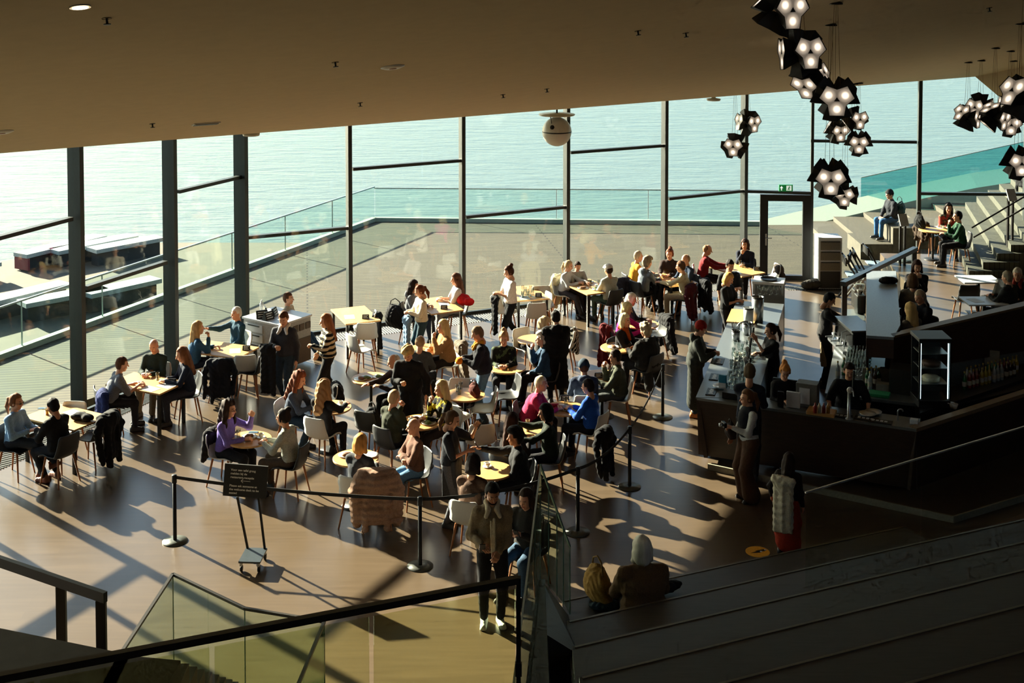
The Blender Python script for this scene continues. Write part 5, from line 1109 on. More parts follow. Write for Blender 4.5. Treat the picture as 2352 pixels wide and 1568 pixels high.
b = MB(); b.poly([tuple((p - o3)[:2]) for p in s3], .91, .97); b.build('worktop', M('dark stone worktop', (40, 40, 38), .3), sh2); b = MB(); b.poly([tuple((p - o3)[:2]) for p in (W(2116, 945, .95), W(2590, 828, .95), W(2590, 795, .95), W(2116, 918, .95))], .0, .91); b.build('body', black_m, sh2)
for px, py, ci in ((1924, 868, 2), (1938, 860, 0), (1992, 885, 0), (2001, 882, 2), (2009, 886, 1), (1998, 893, 2), (2012, 879, 2), (2018, 884, 0)):
    BO[ci](on(px, py, .97), 0, BN[ci] + ' bottle on the back counter beside the tall glasses', 'bottle', BN[ci] + ' bottles beside the tall glasses')
for q in range(26):
    t_ = q / 25; ci = (q * 7 + q // 3) % 5; BO[ci](on(2215 + 118 * t_ + (q % 3), 893 - 30 * t_ - 9 * (q % 2), .97), 0, BN[ci] + ' bottle on the dark counter below the walnut fascia', 'bottle', BN[ci] + ' bottles on the dark right counter')
# display fridge with cakes
p = W(2136, 925, .97); fr_g = E('display_fridge', tuple(p), 0, 'tall glass display fridge with lit edges and cakes on shelves', 'fridge')
b = MB(); b.box((0, 0, .06), (.52, .48, .12)); b.box((0, 0, 1.12), (.54, .5, .06)); b.box((0, .23, .6), (.5, .02, 1.0)); b.box((.25, -.22, .6), (.03, .03, 1.0)); b.box((-.25, -.22, .6), (.03, .03, 1.0)); b.build('cabinet', black_m, fr_g, .006)
b = MB(); b.box((0, -.24, .6), (.47, .012, .96)); b.build('door', glass_m, fr_g)
for s_ in (-.225, .225): b = MB(); b.box((s_, -.2, .6), (.012, .012, .92)); b.build('light_strip', M('cold light strip', (190, 220, 230), .3, emit=1.2), fr_g)
for z_ in (.38, .64, .88): b = MB(); b.box((0, 0, z_), (.46, .40, .012)); b.build('shelf', steelw, fr_g)
for z_, c_, lab in ((.645, (70, 40, 26), 'dark chocolate cake on the upper shelf of the display fridge'), (.387, (196, 186, 160), 'pale cake on the lower shelf of the display fridge')):
    b = MB(); b.lathe([(0, 0), (.14, 0), (.145, .06), (.13, .075), (0, .075)], seg=24); c = tag(b.build('cake', M('cake_%d' % c_[0], c_, .7)), lab, 'cake'); c.location = (p.x, p.y - .02, p.z + z_)
# espresso machine and grinder
p = W(1962, 800, .97); em = E('espresso_machine', tuple(p), math.radians(94), 'large black and steel espresso machine the barista works at', 'coffee machine')
b = MB(); b.box((0, 0, .28), (1.05, .42, .34)); b.build('body', black_m, em, .03)
b = MB(); b.box((0, 0, .47), (1.0, .44, .03)); b.box((0, .26, .06), (.9, .22, .05)); b.build('steel_trim', steelw, em)
for k in (-.3, 0, .3):
    b = MB(); b.lathe([(0, .14), (.04, .14), (.045, .22), (0, .22)], c=(k, .29, 0), seg=14); b.tube([(k, .31, .16), (k, .46, .15)], .013); b.build('group_head', steelw, em)
for k in (-.42, -.2, .2): b = MB(); b.tube([(k, .2, .4), (k, .3, .38), (k, .34, .12)], .008); b.build('steam_wand', steelw, em)
for px, py in ((1975, 718), (1968, 705)):
    p = W(px, py, .97); gr = E('coffee_grinder', tuple(p), 0, 'coffee grinder with clear hopper next to the espresso machine' + (', farther of the two' if py < 710 else ', nearer of the two'), 'grinder')
    b = MB(); b.box((0, 0, .2), (.18, .26, .38)); b.build('body', black_m, gr, .02); b = MB(); b.lathe([(.05, .39), (.10, .56), (.10, .60), (0, .6)], seg=16); b.build('hopper', tumbler_g, gr); b = MB(); b.lathe([(.04, .4), (.075, .48), (0, .48)], seg=14); b.build('beans', M('coffee beans', (46, 28, 18), .6), gr)
for q in range(6): inst('metal_jug', CUPM, on(1930 + 8 * (q % 3), 778 + 12 * (q // 3) + 3 * (q % 2), .97), 0, 'steel milk jug in front of the espresso machine', 'jug', 'milk jugs by the espresso machine', (1.5, 1.5, 2))
bpy.data.meshes['cup'].name = 'cup'
# bar top objects
def tap(px, py, lab, h=.5):
    p = W(px, py, Z1); r = E('beer_tap', tuple(p), 0, lab, 'beer tap')
    b = MB(); b.lathe([(.06, 0), (.06, .01), (.03, .02), (.028, h * .62), (.03, h * .66), (0, h * .66)], seg=16); b.build('column', steelw, r)
    b = MB(); b.lathe([(0, 0), (.045, 0), (.05, .02), (.045, .04), (0, .04)], seg=18); oo = b.build('badge', M('glazed china'), r); oo.rotation_euler = (PI / 2, 0, 0); oo.location = (0, -.02, h * .66)
    b = MB(); b.tube([(.0, -.02, h * .62), (.04, -.09, h * .66), (.04, -.11, h * .55)], .011); b.build('spout', steelw, r)
    b = MB(); b.tube([(.05, -.02, h * .68), (.07, 0, h * 1.08)], .013, r2=.019); b.build('handle', black_m, r); return r
tap(1950, 962, 'tall steel beer tap in front of the dark-haired bartender', .72)
for i, (px, py) in enumerate(((1712, 862), (1716, 838), (1722, 812), (1714, 886))): tap(px, py, ['second', 'third', 'farthest', 'nearest'][i] + ' steel tap in the row among the bar glasses', .45)
p = W(1722, 790, Z1); fa = E('gooseneck_faucet', tuple(p), 0, 'curved steel gooseneck faucet on the bar', 'faucet'); b = MB(); b.tube([(0, 0, 0), (0, 0, .3)] + [(.0 - .12 + .12 * math.cos(a), 0, .3 + .12 * math.sin(a)) for a in np.linspace(0, PI * .9, 8)], .014); b.build('spout', steelw, fa); b = MB(); b.tube([(0, 0, .06), (.08, 0, .09)], .01); b.build('lever', steelw, fa)
for px, py, h, rr, lab, m_ in ((1719, 745, .34, .10, 'shiny steel container stacked on the bar, white label band', white_m), (1740, 738, .5, .12, 'tall steel cylinder on the bar beside the pale container', steelw), (1690, 782, .2, .08, 'steel cutlery pot on the bar with black handles', steelw), (1716, 768, .24, .10, 'black rimmed round steel bin on the bar', steelw)):
    p = W(px, py, Z1); r = E('steel_pot', tuple(p), 0, lab, 'container'); b = MB(); b.lathe([(0, 0), (rr * .9, 0), (rr, h), (rr * .95, h), (rr * .86, .02), (0, .02)], seg=20); b.build('body', m_, r); b = MB(); b.lathe([(rr * 1.0, h - .03), (rr * 1.04, h), (rr * .94, h)], seg=20); b.build('rim', black_m, r)
    if 'cutlery' in lab:
        for q in range(9): b = MB(); a = q * .7; b.tube([(.04 * math.cos(a), .04 * math.sin(a), .05), (.08 * math.cos(a), .08 * math.sin(a), .34)], .007, 5); b.build('cutlery_handle', black_m, r)
def tray(px, py, w_, d_, h, m_, name, lab, cat, rz=None, z=Z1, ch=None):
    p = W(px, py, z); r = E(name, tuple(p), math.atan2(d12.y, d12.x) if rz is None else rz, lab, cat); b = MB(); b.box((0, 0, h / 2), (w_, d_, h)); b.build('body', m_, r, min(.006, h * .3)); return r
txt = white_m
for i, (px, py, lab) in enumerate(((1652, 830, 'black bar mat with white lettering by the red beanie man'), (1641, 866, 'black bar mat with white lettering, middle of the left bar arm'), (1634, 900, 'black bar mat with white lettering near the bar corner'), (1990, 962, 'black bar mat with white logo right of the tall tap'), (2022, 968, 'long black bar mat with white lettering near the bar bend'), (1930, 955, 'black mat with white letters left of the tall tap'))):
    r = tray(px, py, .34 if i < 3 else .36, .16, .012, black_m, 'bar_mat', lab, 'mat', rz=math.atan2(d10.y, d10.x) if i < 3 else None)
    for k in range(4): b = MB(); b.box((-.11 + .065 * k, 0, .014), (.045, .07 - .02 * (k % 2), .004)); b.build('lettering', txt, r)
r = tray(1660, 893, .13, .05, .24, M('blue leaflet', (30, 120, 150), .5), 'leaflet_stand', 'small stand with a blue leaflet on the bar corner', 'leaflet stand'); b = MB(); b.box((0, -.028, .06), (.12, .006, .10)); b.build('white_panel', white_m, r)
r = tray(1681, 912, .28, .22, .10, black_m, 'receipt_printer', 'low black machine on the bar behind the blue leaflet', 'printer')
r = tray(1822, 936, .22, .04, .26, white_m, 'paper_stand', 'upright white printed card on the front bar', 'card stand')
r = tray(1855, 930, .34, .22, .38, M('grey box', (104, 104, 98), .6), 'display_box', 'grey box with a pale panel on the front bar', 'box'); b = MB(); b.box((-.03, -.113, .18), (.17, .006, .26)); b.build('pale_panel', white_m, r)
r = tray(1793, 935, .10, .03, .26, black_m, 'card_terminal', 'black payment terminal on a stand before the top bun bartender', 'terminal')
r = tray(1803, 905, .40, .04, .26, black_m, 'till_screen', 'black till screen in front of the top bun bartender', 'screen', z=Z1)
r = tray(1887, 950, .44, .26, .06, oak, 'wooden_tray', 'wooden tray of bottles and straws on the front bar', 'tray')
for k, c_ in enumerate(((150, 40, 30), (190, 180, 150), (120, 30, 24), (170, 120, 40))): p = W(1872 + 10 * k, 948, Z1 + .06); b = MB(); b.lathe([(0, 0), (.03, 0), (.03, .11), (.012, .13), (.012, .16), (0, .16)], seg=12); tag(b.build('sauce_bottle', M('sauce_%d' % k, c_, .4)), ['red', 'cream', 'dark red', 'amber'][k] + ' little bottle in the wooden tray on the bar', 'bottle').location = p
for k, (px, py) in enumerate(((2006, 948), (1993, 952), (1655, 888))): inst('plate', PLM, on(px, py, Z1 + .012), 0, ['wide plate on the front bar right of the tap', 'small plate overlapping the mat right of the tap', 'plate on the bar corner behind the leaflet'][k], 'plate', None, (1.1, 1.1, 1.6))
r = tray(2100, 972, .12, .10, .07, white_m, 'napkin_holder', 'small white box at the bend of the bar', 'box'); 
for k, (px, lab) in enumerate(((2062, 'small steel faucet at the bar sink'),)):
    p = W(px, 965, Z1); b = MB(); b.tube([(0, 0, 0), (0, 0, .14)] + [(.04 - .04 * math.cos(a), 0, .14 + .04 * math.sin(a)) for a in np.linspace(0.3, PI, 6)], .012); tag(b.build('sink_faucet', steelw), lab, 'faucet').location = p
r = tray(2075, 898, .42, .40, .42, M('brushed coffee maker', (70, 68, 62), .35, .6), 'bean_machine', 'square grey steel machine on the back counter left of the fridge', 'machine', z=.97)
r = tray(2028, 895, .22, .16, .12, M('folded cloths', (120, 116, 102), .9), 'folded_towels', 'pile of pale folded cloths on the back counter', 'towels', z=.97)
r = tray(2020, 908, .34, .22, .05, M('green mat', (30, 130, 80), .6), 'green_tray', 'green tray on the back counter behind the bartender', 'tray', z=.97)
r = tray(2277, 840, .26, .03, .28, M('pale sign', (150, 148, 130), .6), 'hanging_sign', 'small pale blank sign hung on the walnut fascia', 'sign', z=1.2); 
p = W(2277, 836, 1.2); r.location = (p.x, WP(2277, 836, pb, Vector((-(pcx - pb).normalized().y, (pcx - pb).normalized().x, 0))).y - .04, 1.05)
r.location = WP(2277, 838, pb, Vector((-(pcx - pb).normalized().y, (pcx - pb).normalized().x, 0))) + Vector((0, -.03, 0))

# ---------------------------------------------------------------- service furniture
sc4 = [W(569, 722, 1.0), W(655, 741, 1.0), W(704, 726, 1.0), W(620, 708, 1.0)]
cc = sum(sc4, Vector()) / 4; dx_ = (sc4[1] - sc4[0]); ang = math.atan2(dx_.y, dx_.x); s4 = E('service_counter', (cc.x, cc.y, 0), ang, 'white service counter with drawers standing by the glass', 'counter')
w4, d4 = dx_.length, max(.95, (sc4[2] - sc4[1]).length)
b = MB(); b.box((0, 0, .98), (w4, d4, .04)); b.build('top', white_m, s4, .004); b = MB(); b.box((0, 0, .52), (w4 - .05, d4 - .05, .88)); b.build('body', M('white laminate side', (160, 160, 156), .5), s4)
for k in range(3):
    q_ = MB(); q_.box((-.2, -d4 / 2 + .015, .82 - .2 * k), (w4 * .45, .02, .16)); dr = q_.build('drawer', white_m, s4); q_ = MB(); q_.box((-.2, -d4 / 2, .87 - .2 * k), (w4 * .3, .02, .02)); q_.build('handle', black_m, dr)
for k in range(5): q_ = MB(); q_.box((w4 / 2 - .012, -d4 * .38 + d4 * .19 * k, .8), (.02, d4 * .14, .13)); q_.build('niche', M('brown niche', (90, 76, 60), .6), s4)
q_ = MB(); q_.box((w4 / 2 - .012, 0, .32), (.02, d4 * .9, .5)); q_.build('side_panel', M('brown niche'), s4)
for k, (px, py) in enumerate(((600, 730), (616, 733), (629, 724), (609, 722))):
    p = W(px, py, 1.0); HOLD(tuple(p), .4 + k * .5, ['left', 'front', 'right', 'rear'][k] + ' one of the black block signs grouped on the white service counter', 'sign', None, (1.5, 1.5, 1.9))
p = W(601, 712, 1.0); b = MB(); b.lathe([(0, 0), (.04, 0), (.04, .14), (.015, .17), (.015, .21), (0, .21)], seg=14); tag(b.build('dispenser_bottle', white_m), 'white dispenser bottle at the back of the service counter', 'bottle').location = p
# tall cabinet by the glass
cb = [W(1880, 664), W(1933, 664)]; cx_ = (cb[0] + cb[1]) / 2; cw = (cb[1] - cb[0]).length; hcab = 1.30
cab = E('tall_cabinet', (cx_.x, cx_.y + .25, 0), 0, 'tall white edged cabinet with three grey drawers beside the glass', 'cabinet')
b = MB(); b.box((0, 0, hcab / 2), (cw, .5, hcab)); b.build('body', white_m, cab)
for k in range(3): q_ = MB(); q_.box((0, -.255, hcab - .20 - .26 * k), (cw * .86, .02, .22)); dr = q_.build('drawer', M('grey drawer', (116, 108, 92), .6), cab); q_ = MB(); q_.box((0, -.27, hcab - .10 - .26 * k), (cw * .8, .02, .02)); q_.build('handle', black_m, dr)
q_ = MB(); q_.box((0, -.255, .24), (cw * .86, .02, .42)); q_.build('door', M('dark drawer', (40, 36, 32), .6), cab)
# child high chairs leaning in a stack
def make_high():
    r = E('high_chair', (0, 0, 0), 0, 'chair', 'high chair')
    b = MB()
    for sy in (-.22, .22): b.bar((-.28, sy, .02), (.22, sy, .85), .05, .03); b.bar((.28, sy, .02), (-.05, sy, .42), .05, .03)
    b.build('frame', black_m, r)
    b = MB(); b.box((.02, 0, .5), (.3, .42, .02)); b.build('seat', M('pale seat', (120, 140, 150), .5), r)
    b = MB(); b.box((.2, 0, .76), (.03, .44, .14)); b.build('backrest', black_m, r)
    b = MB(); b.box((-.12, 0, .22), (.22, .42, .02)); b.build('footrest', black_m, r); return r
HG = Proto(make_high)
for k, (px, py, a) in enumerate(((1962, 690, 175), (1984, 676, 172), (2010, 664, 178), (1974, 684, 160))): HG(tuple(W(px, py)), math.radians(a), ['nearest', 'middle', 'farthest', 'tilted second'][k] + ' black child high chair behind the handrail post', 'high chair', None, (1.2, 1.2, 1.3))
lump('jacket', W(1862, 662), (.5, .36, .26), (60, 58, 54), 'grey bundle lying on the floor against the door frame', 'bundle', 4)
# stanchions and belts
def make_st():
    r = E('queue_post', (0, 0, 0), 0, 'post', 'queue post')
    b = MB(); b.lathe([(0, 0), (.18, 0), (.18, .012), (.05, .028), (0, .028)], seg=32); b.build('base', M('grey green cast base', (86, 90, 84), .4, .3), r)
    b = MB(); b.lathe([(.028, .02), (.028, .93), (0, .93)], seg=14); b.build('pole', black_m, r)
    b = MB(); b.lathe([(.036, .86), (.036, .965), (.03, .975), (0, .975)], seg=14); b.build('belt_head', black_m, r); return r
ST = Proto(make_st); sp = [(402, 1243), (965, 1300), (1327, 1222), (1446, 1118), (1522, 958)]
sl = ['black queue post at the left end of the belt line', 'black queue post below the beige puffer coat', 'black queue post right of the glass point', 'black queue post between the dark coat and the bar', 'black queue post nearest the bulky fur coat', ]
spt = [W(*q_) for q_ in sp]
for q_, l_ in zip(spt, sl): ST(tuple(q_), 0, l_, 'queue post')
for k in range(4):
    a, c = spt[k], spt[k + 1]; b = MB(); n = 14; d = c - a; sag = .10 if k else .05
    vs = []
    for i in range(n + 1):
        t_ = i / n; p = d * t_ * .98 + d * .01; z = .915 - sag * 4 * t_ * (1 - t_); th = Vector((-d.y, d.x, 0)).normalized() * .003
        vs += [p - th + Vector((0, 0, z)), p + th + Vector((0, 0, z)), p + th + Vector((0, 0, z + .048)), p - th + Vector((0, 0, z + .048))]
    fs = [(i * 4 + j, i * 4 + (j + 1) % 4, i * 4 + 4 + (j + 1) % 4, i * 4 + 4 + j) for i in range(n) for j in range(4)] + [(3, 2, 1, 0), (n * 4, n * 4 + 1, n * 4 + 2, n * 4 + 3)]
    b.add(vs, fs); bb = tag(b.build('queue_belt', M('black webbing', (16, 16, 17), .8)), ['black belt passing behind the sign to the middle post', 'black belt behind the bearded man', 'black belt between the posts right of the glass point', 'black belt running up to the post by the fur coat'][k], 'belt'); bb.location = a
p = W(2078, 600, PZ); ST((p.x, p.y, PZ), 0, 'black double post on the raised floor near the dark round table', 'queue post', None, (1.1, 1.1, 1.05)); 
for px, py, z_, lab in ((2068, 512, 1.25, 'small tilted sign on the post by the dark round table'), (2316, 455, 1.9, 'tilted sign on a post at the top of the right steps')):
    p = W(px, py, PZ + z_ - .2); r = E('post_sign', (p.x, p.y, PZ), .2, lab, 'sign'); b = MB(); b.box((0, 0, (z_ - .2) / 2), (.05, .05, z_ - .2)); b.box((.12, 0, (z_ - .2) / 2), (.05, .05, z_ - .2)); b.build('post', black_m, r); b = MB(); b.box((.06, -.04, z_ - .12), (.22, .03, .30), R=Matrix.Rotation(-.5, 3, 'X')); b.build('panel', M('sign grey', (150, 156, 156), .4), r)
# wheeled sign
sb_ = [W(546, 1290, .16), W(590, 1291, .16), W(617, 1258, .16), W(571, 1257, .16)]
sc5 = sum(sb_, Vector()) / 4; dv5 = (sb_[1] - sb_[0]); an5 = math.atan2(dv5.y, dv5.x); sg = E('floor_sign', (sc5.x, sc5.y, 0), an5, 'black wheeled sign stand with white Dutch and English text', 'sign stand')
inv = Matrix.Rotation(-an5, 3, 'Z'); o5 = Vector((sc5.x, sc5.y, 0))
def S5(p): return inv @ (Vector(p) - o5)
w5 = .34
b = MB(); b.box((0, 0, .15), (.30, .42, .025)); b.build('base', M('dark blue grey base', (50, 60, 66), .4, .3), sg)
Yb = S5(sc5).y + .16
bp1, bp2 = WY(545, 1140, (o5.y + .22)), WY(594, 1143, (o5.y + .22))
for sx, q_ in ((-.12, bp1), (.12, bp2)):
    b = MB(); b.bar((sx, .19, .15), S5(q_), .028, .028); b.build('pole', black_m, sg)
for sx in (-.12, .12):
    for sy in (-.18, .18):
        b = MB(); b.box((sx, sy, .115), (.03, .05, .05)); cs = b.build('caster', steelw, sg); b = MB(); b.lathe([(0, -.014), (.042, -.014), (.042, .014), (0, .014)], seg=18); wh = b.build('wheel', black_m, cs); wh.rotation_euler = (0, PI / 2, 0); wh.location = (sx, sy + .02, .044)
cr = [WY(x, y, o5.y + .20) for x, y in ((517, 1063), (616, 1072), (611, 1143), (513, 1137))]
q4 = [S5(c) for c in cr]; ux = (q4[1] - q4[0] + q4[2] - q4[3]).normalized(); uy = q4[0] - q4[3]; hh_ = uy.length; uy = (uy - ux * uy.dot(ux)).normalized(); ww_ = (q4[1] - q4[0]).length; q4 = [q4[0], q4[0] + ux * ww_, q4[0] + ux * ww_ - uy * hh_, q4[0] - uy * hh_]
b = MB(); nb = (q4[1] - q4[0]).cross(q4[3] - q4[0]).normalized() * .012
if nb.y > 0: nb = -nb
b.prism([q_ - nb for q_ in q4], [q_ + nb for q_ in q4]); b.build('board', M('matt black board', (15, 15, 16), .7), sg)
ux = (q4[1] - q4[0]).normalized(); uy = (q4[0] - q4[3]).normalized(); uz = ux.cross(uy).normalized(); bw, bh = (q4[1] - q4[0]).length, (q4[0] - q4[3]).length
def sign_text(body, u_, v_, size):
    c = bpy.data.curves.new('lettering', 'FONT'); c.body = body; c.size = size; c.extrude = .0008; c.offset = size * .022; c.space_line = 1.22; c.align_y = 'TOP'
    c.materials.append(M('white letters', (225, 225, 220), .6)); tf = bpy.data.objects.new('lettering', c); COL.objects.link(tf); bpy.context.view_layer.update(); me_ = bpy.data.meshes.new_from_object(tf.evaluated_get(bpy.context.evaluated_depsgraph_get())); bpy.data.objects.remove(tf); t_ = bpy.data.objects.new('lettering', me_); COL.objects.link(t_); t_.parent = sg
    pos = q4[0] + ux * (bw * u_) - uy * (bh * v_) + uz * .0145; R = Matrix((ux, uy, uz)).transposed().to_4x4(); t_.matrix_local = Matrix.Translation(pos) @ R
fs_ = bh * .092
sign_text('Voor een tafel graag\nmelden bij de\nrestaurant-receptie', .15, .13, fs_); sign_text('Please ask someone at\nthe welcome desk to be\nseated', .14, .62, fs_)
b = MB(); ap = q4[0] + ux * bw * .40 - uy * bh * .50 + uz * .014; b.bar(ap, ap + ux * .13, .004, .006); b.bar(ap, ap + ux * .03 + uy * .028, .004, .006); b.bar(ap, ap + ux * .03 - uy * .028, .004, .006); b.build('arrow', M('white letters'), sg)
# yellow floor sticker
p = W(1740, 1267); st = E('floor_sticker', (p.x, p.y, 0), 0, 'round yellow floor sticker with black footprint pictogram', 'sticker'); b = MB(); b.lathe([(0, .001), (.17, .001), (.17, .003), (0, .003)], seg=36, smooth=False); b.build('disc', M('yellow vinyl', (226, 160, 20), .5), st)
b = MB()
for sx in (0, .07): b.poly([(-.10 + sx, -.04 + sx * .9), (.03 + sx, .035 + sx * .6), (.06 + sx, .0 + sx * .6), (.03 + sx, -.03 + sx * .6)], .0035, .005)
b.build('pictogram', black_m, st); b = MB(); b.lathe([(0, .006), (.018, .006), (.018, .007), (0, .007)], c=(.05, .0, 0), seg=14); b.lathe([(0, .006), (.018, .006), (.018, .007), (0, .007)], c=(.12, .05, 0), seg=14); b.build('pictogram_dots', white_m, st)
# exit sign above the door
p = facpt(1803, 430, 2); ex = E('exit_sign', tuple(p + Vector((0, -.1, 0))), 0, 'green emergency exit sign with white arrow and running figure above the door', 'exit sign')
b = MB(); b.box((0, 0, 0), (.35, .04, .17)); b.build('housing', M('exit green', (10, 120, 60), .4, emit=.12), ex)
wl_ = M('exit white', (225, 240, 230), .4, emit=.2); b = MB(); b.prism([(-.13, -.022, -.06), (-.10, -.022, -.06), (-.10, -.022, .02), (-.13, -.022, .02)], [(-.13, -.026, -.06), (-.10, -.026, -.06), (-.10, -.026, .02), (-.13, -.026, .02)]); b.prism([(-.16, -.022, .0), (-.07, -.022, .0), (-.115, -.022, .06)], [(-.16, -.026, .0), (-.07, -.026, .0), (-.115, -.026, .06)]); b.build('arrow', wl_, ex)
b = MB(); b.box((.075, -.024, 0), (.13, .004, .13)); b.build('doorway', wl_, ex); b = MB(); gg = M('exit green'); b.box((.085, -.028, .035), (.025, .004, .025)); b.bar((.08, -.028, .02), (.065, -.028, -.02), .004, .03); b.bar((.065, -.028, -.02), (.04, -.028, -.055), .004, .015); b.bar((.065, -.028, -.02), (.10, -.028, -.05), .004, .015); b.bar((.075, -.028, .015), (.11, -.028, .0), .004, .012); b.build('running_figure', gg, ex)

# ---------------------------------------------------------------- ceiling fittings and lamps
npl = Vector((-nA.x * SL, -nA.y * SL, 1)).normalized(); lpz = Vector(LA)
def onceil(px, py): return WP(px, py, lpz, npl)
Rc = npl.to_track_quat('Z', 'Y').to_matrix()
def cfit(name, px, py, build, lab, cat, group=None, z=None):
    p = onceil(px, py) if z is None else W(px, py, z); r = E(name, tuple(p), 0, lab, cat, group)
    if z is None: r.rotation_euler = Rc.to_euler()
    build(r); return r
def bl_down(r): b = MB(); b.lathe([(.09, -.012), (.09, 0), (.0, 0)], seg=24); b.build('rim', white_m, r); b = MB(); b.lathe([(0, -.014), (.07, -.014)], seg=24); b.build('lens', M('lit lens', (255, 240, 215), .4, emit=1.4), r)
def bl_disc(r): b = MB(); b.lathe([(0, -.03), (.10, -.03), (.16, -.008), (.16, 0), (0, 0)], seg=28); b.build('cover', white_p, r); b = MB(); b.lathe([(0, -.034), (.05, -.034), (.05, -.03), (0, -.03)], seg=20); b.build('centre', M('tan centre', (140, 90, 60), .5), r)
def bl_rect(r): b = MB(); b.box((0, 0, -.01), (.42, .16, .02)); b.build('frame', white_p, r); b = MB(); b.box((0, 0, -.022), (.38, .12, .01)); b.build('grille', black_m, r)
def bl_sprk(r): b = MB(); b.lathe([(.045, -.004), (.045, 0), (0, 0)], seg=14); b.build('rosette', black_m, r); b = MB(); b.lathe([(0, -.055), (.012, -.055), (.012, 0)], seg=8); b.lathe([(0, -.06), (.035, -.06), (.035, -.054), (0, -.054)], seg=12); b.build('head', black_m, r)
cfit('downlight', 184, 15, bl_down, 'small lit downlight high in the ceiling at upper left', 'downlight')
cfit('ceiling_speaker', 902, 153, bl_disc, 'round pale ceiling disc with a tan centre', 'ceiling disc'); cfit('ceiling_vent', 473, 283, bl_rect, 'rectangular black slot vent near the ceiling edge', 'vent')
cfit('ceiling_disc', 4, 302, bl_disc, 'ceiling disc cropped by the left edge', 'ceiling disc')
for px, py, l_ in ((245, 42, 'below the downlight'), (770, 143, 'left of the round ceiling disc'), (350, 284, 'left of the slot vent'), (1155, 217, 'right of the round ceiling disc'), (827, 236, 'below the round ceiling disc'), (1575, 76, 'left of the big lamp cluster'), (1465, 71, 'second left of the big lamp cluster'), (1256, 204, 'above the white globe'), (2272, 18, 'at the upper right')): cfit('sprinkler', px, py, bl_sprk, 'tiny black sprinkler head in the ceiling ' + l_, 'sprinkler')
for px, py, l_ in ((577, 309, 'white disc peeping below the ceiling edge above the third column'), (1639, 229, 'white disc peeping below the ceiling edge left of the small lamps')):
    p = W(px, py, HF - .22); r = E('ceiling_disc', (p.x, p.y, HF), 0, l_, 'ceiling disc'); b = MB(); b.lathe([(0, -.24), (.15, -.24), (.16, -.2), (.05, -.18), (.02, 0)], seg=24); b.build('cover', white_p, r)
# white globe hanging by the glass
p = W(1279, 302, 4.42); gl_ = E('globe_fixture', tuple(p), 0, 'white round hanging globe with a black eye under a flat disc', 'ceiling fixture')
b = MB(); R_ = .33; b.lathe([(R_ * math.sin(a) , -R_ * math.cos(a)) for a in np.linspace(0, PI, 18)], seg=32); b.build('globe', M('globe white', (190, 186, 176), .35, 0, .02), gl_)
b = MB(); b.lathe([(R_ * 1.005, -.012), (R_ * 1.01, 0), (R_ * 1.005, .012)], seg=32); b.build('seam', black_m, gl_)
b = MB(); b.lathe([(0, 0), (.05, 0), (.05, .02), (0, .02)], seg=16); ey = b.build('eye', black_m, gl_); ey.rotation_euler = (PI / 2 + .1, 0, .35); ey.location = (-.12, -.31, .14)
b = MB(); b.lathe([(.05, .38), (.40, .37), (.41, .39), (.05, .42)], seg=32); b.build('disc', white_p, gl_)
b = MB(); b.tube([(0, 0, .3), (0, 0, HF - p.z)], .02); b.build('rod', black_m, gl_)
for a in (0, 2.1, 4.2): b = MB(); b.tube([(.25 * math.cos(a), .25 * math.sin(a), .2), (.3 * math.cos(a), .3 * math.sin(a), .38)], .008); b.build('strut', black_m, gl_)
# star lamps
dm = bpy.data.materials.new('lamp diffuser'); dm.use_nodes = True; t = dm.node_tree; pr_ = t.nodes['Principled BSDF']; tc = t.nodes.new('ShaderNodeTexCoord'); prev = None
for k in range(3):
    a = math.radians(270 + 120 * k); vm = t.nodes.new('ShaderNodeVectorMath'); vm.operation = 'DISTANCE'; vm.inputs[1].default_value = (.52 * math.cos(a), .52 * math.sin(a), 0); t.links.new(tc.outputs['Object'], vm.inputs[0])
    if prev is None: prev = vm.outputs['Value']
    else: mn = t.nodes.new('ShaderNodeMath'); mn.operation = 'MINIMUM'; t.links.new(prev, mn.inputs[0]); t.links.new(vm.outputs['Value'], mn.inputs[1]); prev = mn.outputs[0]
rp = t.nodes.new('ShaderNodeValToRGB'); e_ = rp.color_ramp.elements; e_[0].position = .05; e_[0].color = (.8, .8, .8, 1); e_[1].position = .42; e_[1].color = (.045, .045, .045, 1); e3 = e_.new(.24); e3.color = (.15, .15, .15, 1)
t.links.new(prev, rp.inputs[0]); t.links.new(rp.outputs[0], pr_.inputs['Emission Strength']); pr_.inputs['Emission Color'].default_value = (1, .80, .60, 1); pr_.inputs['Base Color'].default_value = (.35, .33, .30, 1); pr_.inputs['Roughness'].default_value = .5
out = []
for k in range(3):
    th = 270 + 120 * k
    for da_, rr in ((-24, 1.0), (24, 1.0), (60, .60)): a = math.radians(th + da_); out.append((rr * math.cos(a), rr * math.sin(a)))
lamp_black = M('lamp shell black', (16, 16, 17), .6, .1)
b = MB(); n9 = len(out); b.prism([(x * .96, y * .96, -.02) for x, y in out], [(x * .96, y * .96, 0) for x, y in out]); DIF = b.mesh('diffuser', dm)
b = MB(); vs = [(x, y, .03) for x, y in out] + [(x * .955, y * .955, .03) for x, y in out] + [(x * .955, y * .955, -.02) for x, y in out] + [(x * .60, y * .60, -.74) for x, y in out] + [(x * 1.0, y * 1.0, -.02) for x, y in out]
fs = []
for i in range(n9): j = (i + 1) % n9; fs += [(i, j, 9 + j, 9 + i), (9 + i, 9 + j, 18 + j, 18 + i), (i, 36 + i, 36 + j, j), (36 + i, 27 + i, 27 + j, 36 + j)]
fs.append(tuple(range(27, 36))); b.add(vs, fs)
ins = [(.19 * math.cos(a), .16 * math.sin(a)) for a in (PI / 2, PI / 2 + 2.1, PI / 2 + 4.2)]; b.prism([(x, y, -.01) for x, y in ins], [(x, y, .012) for x, y in ins])
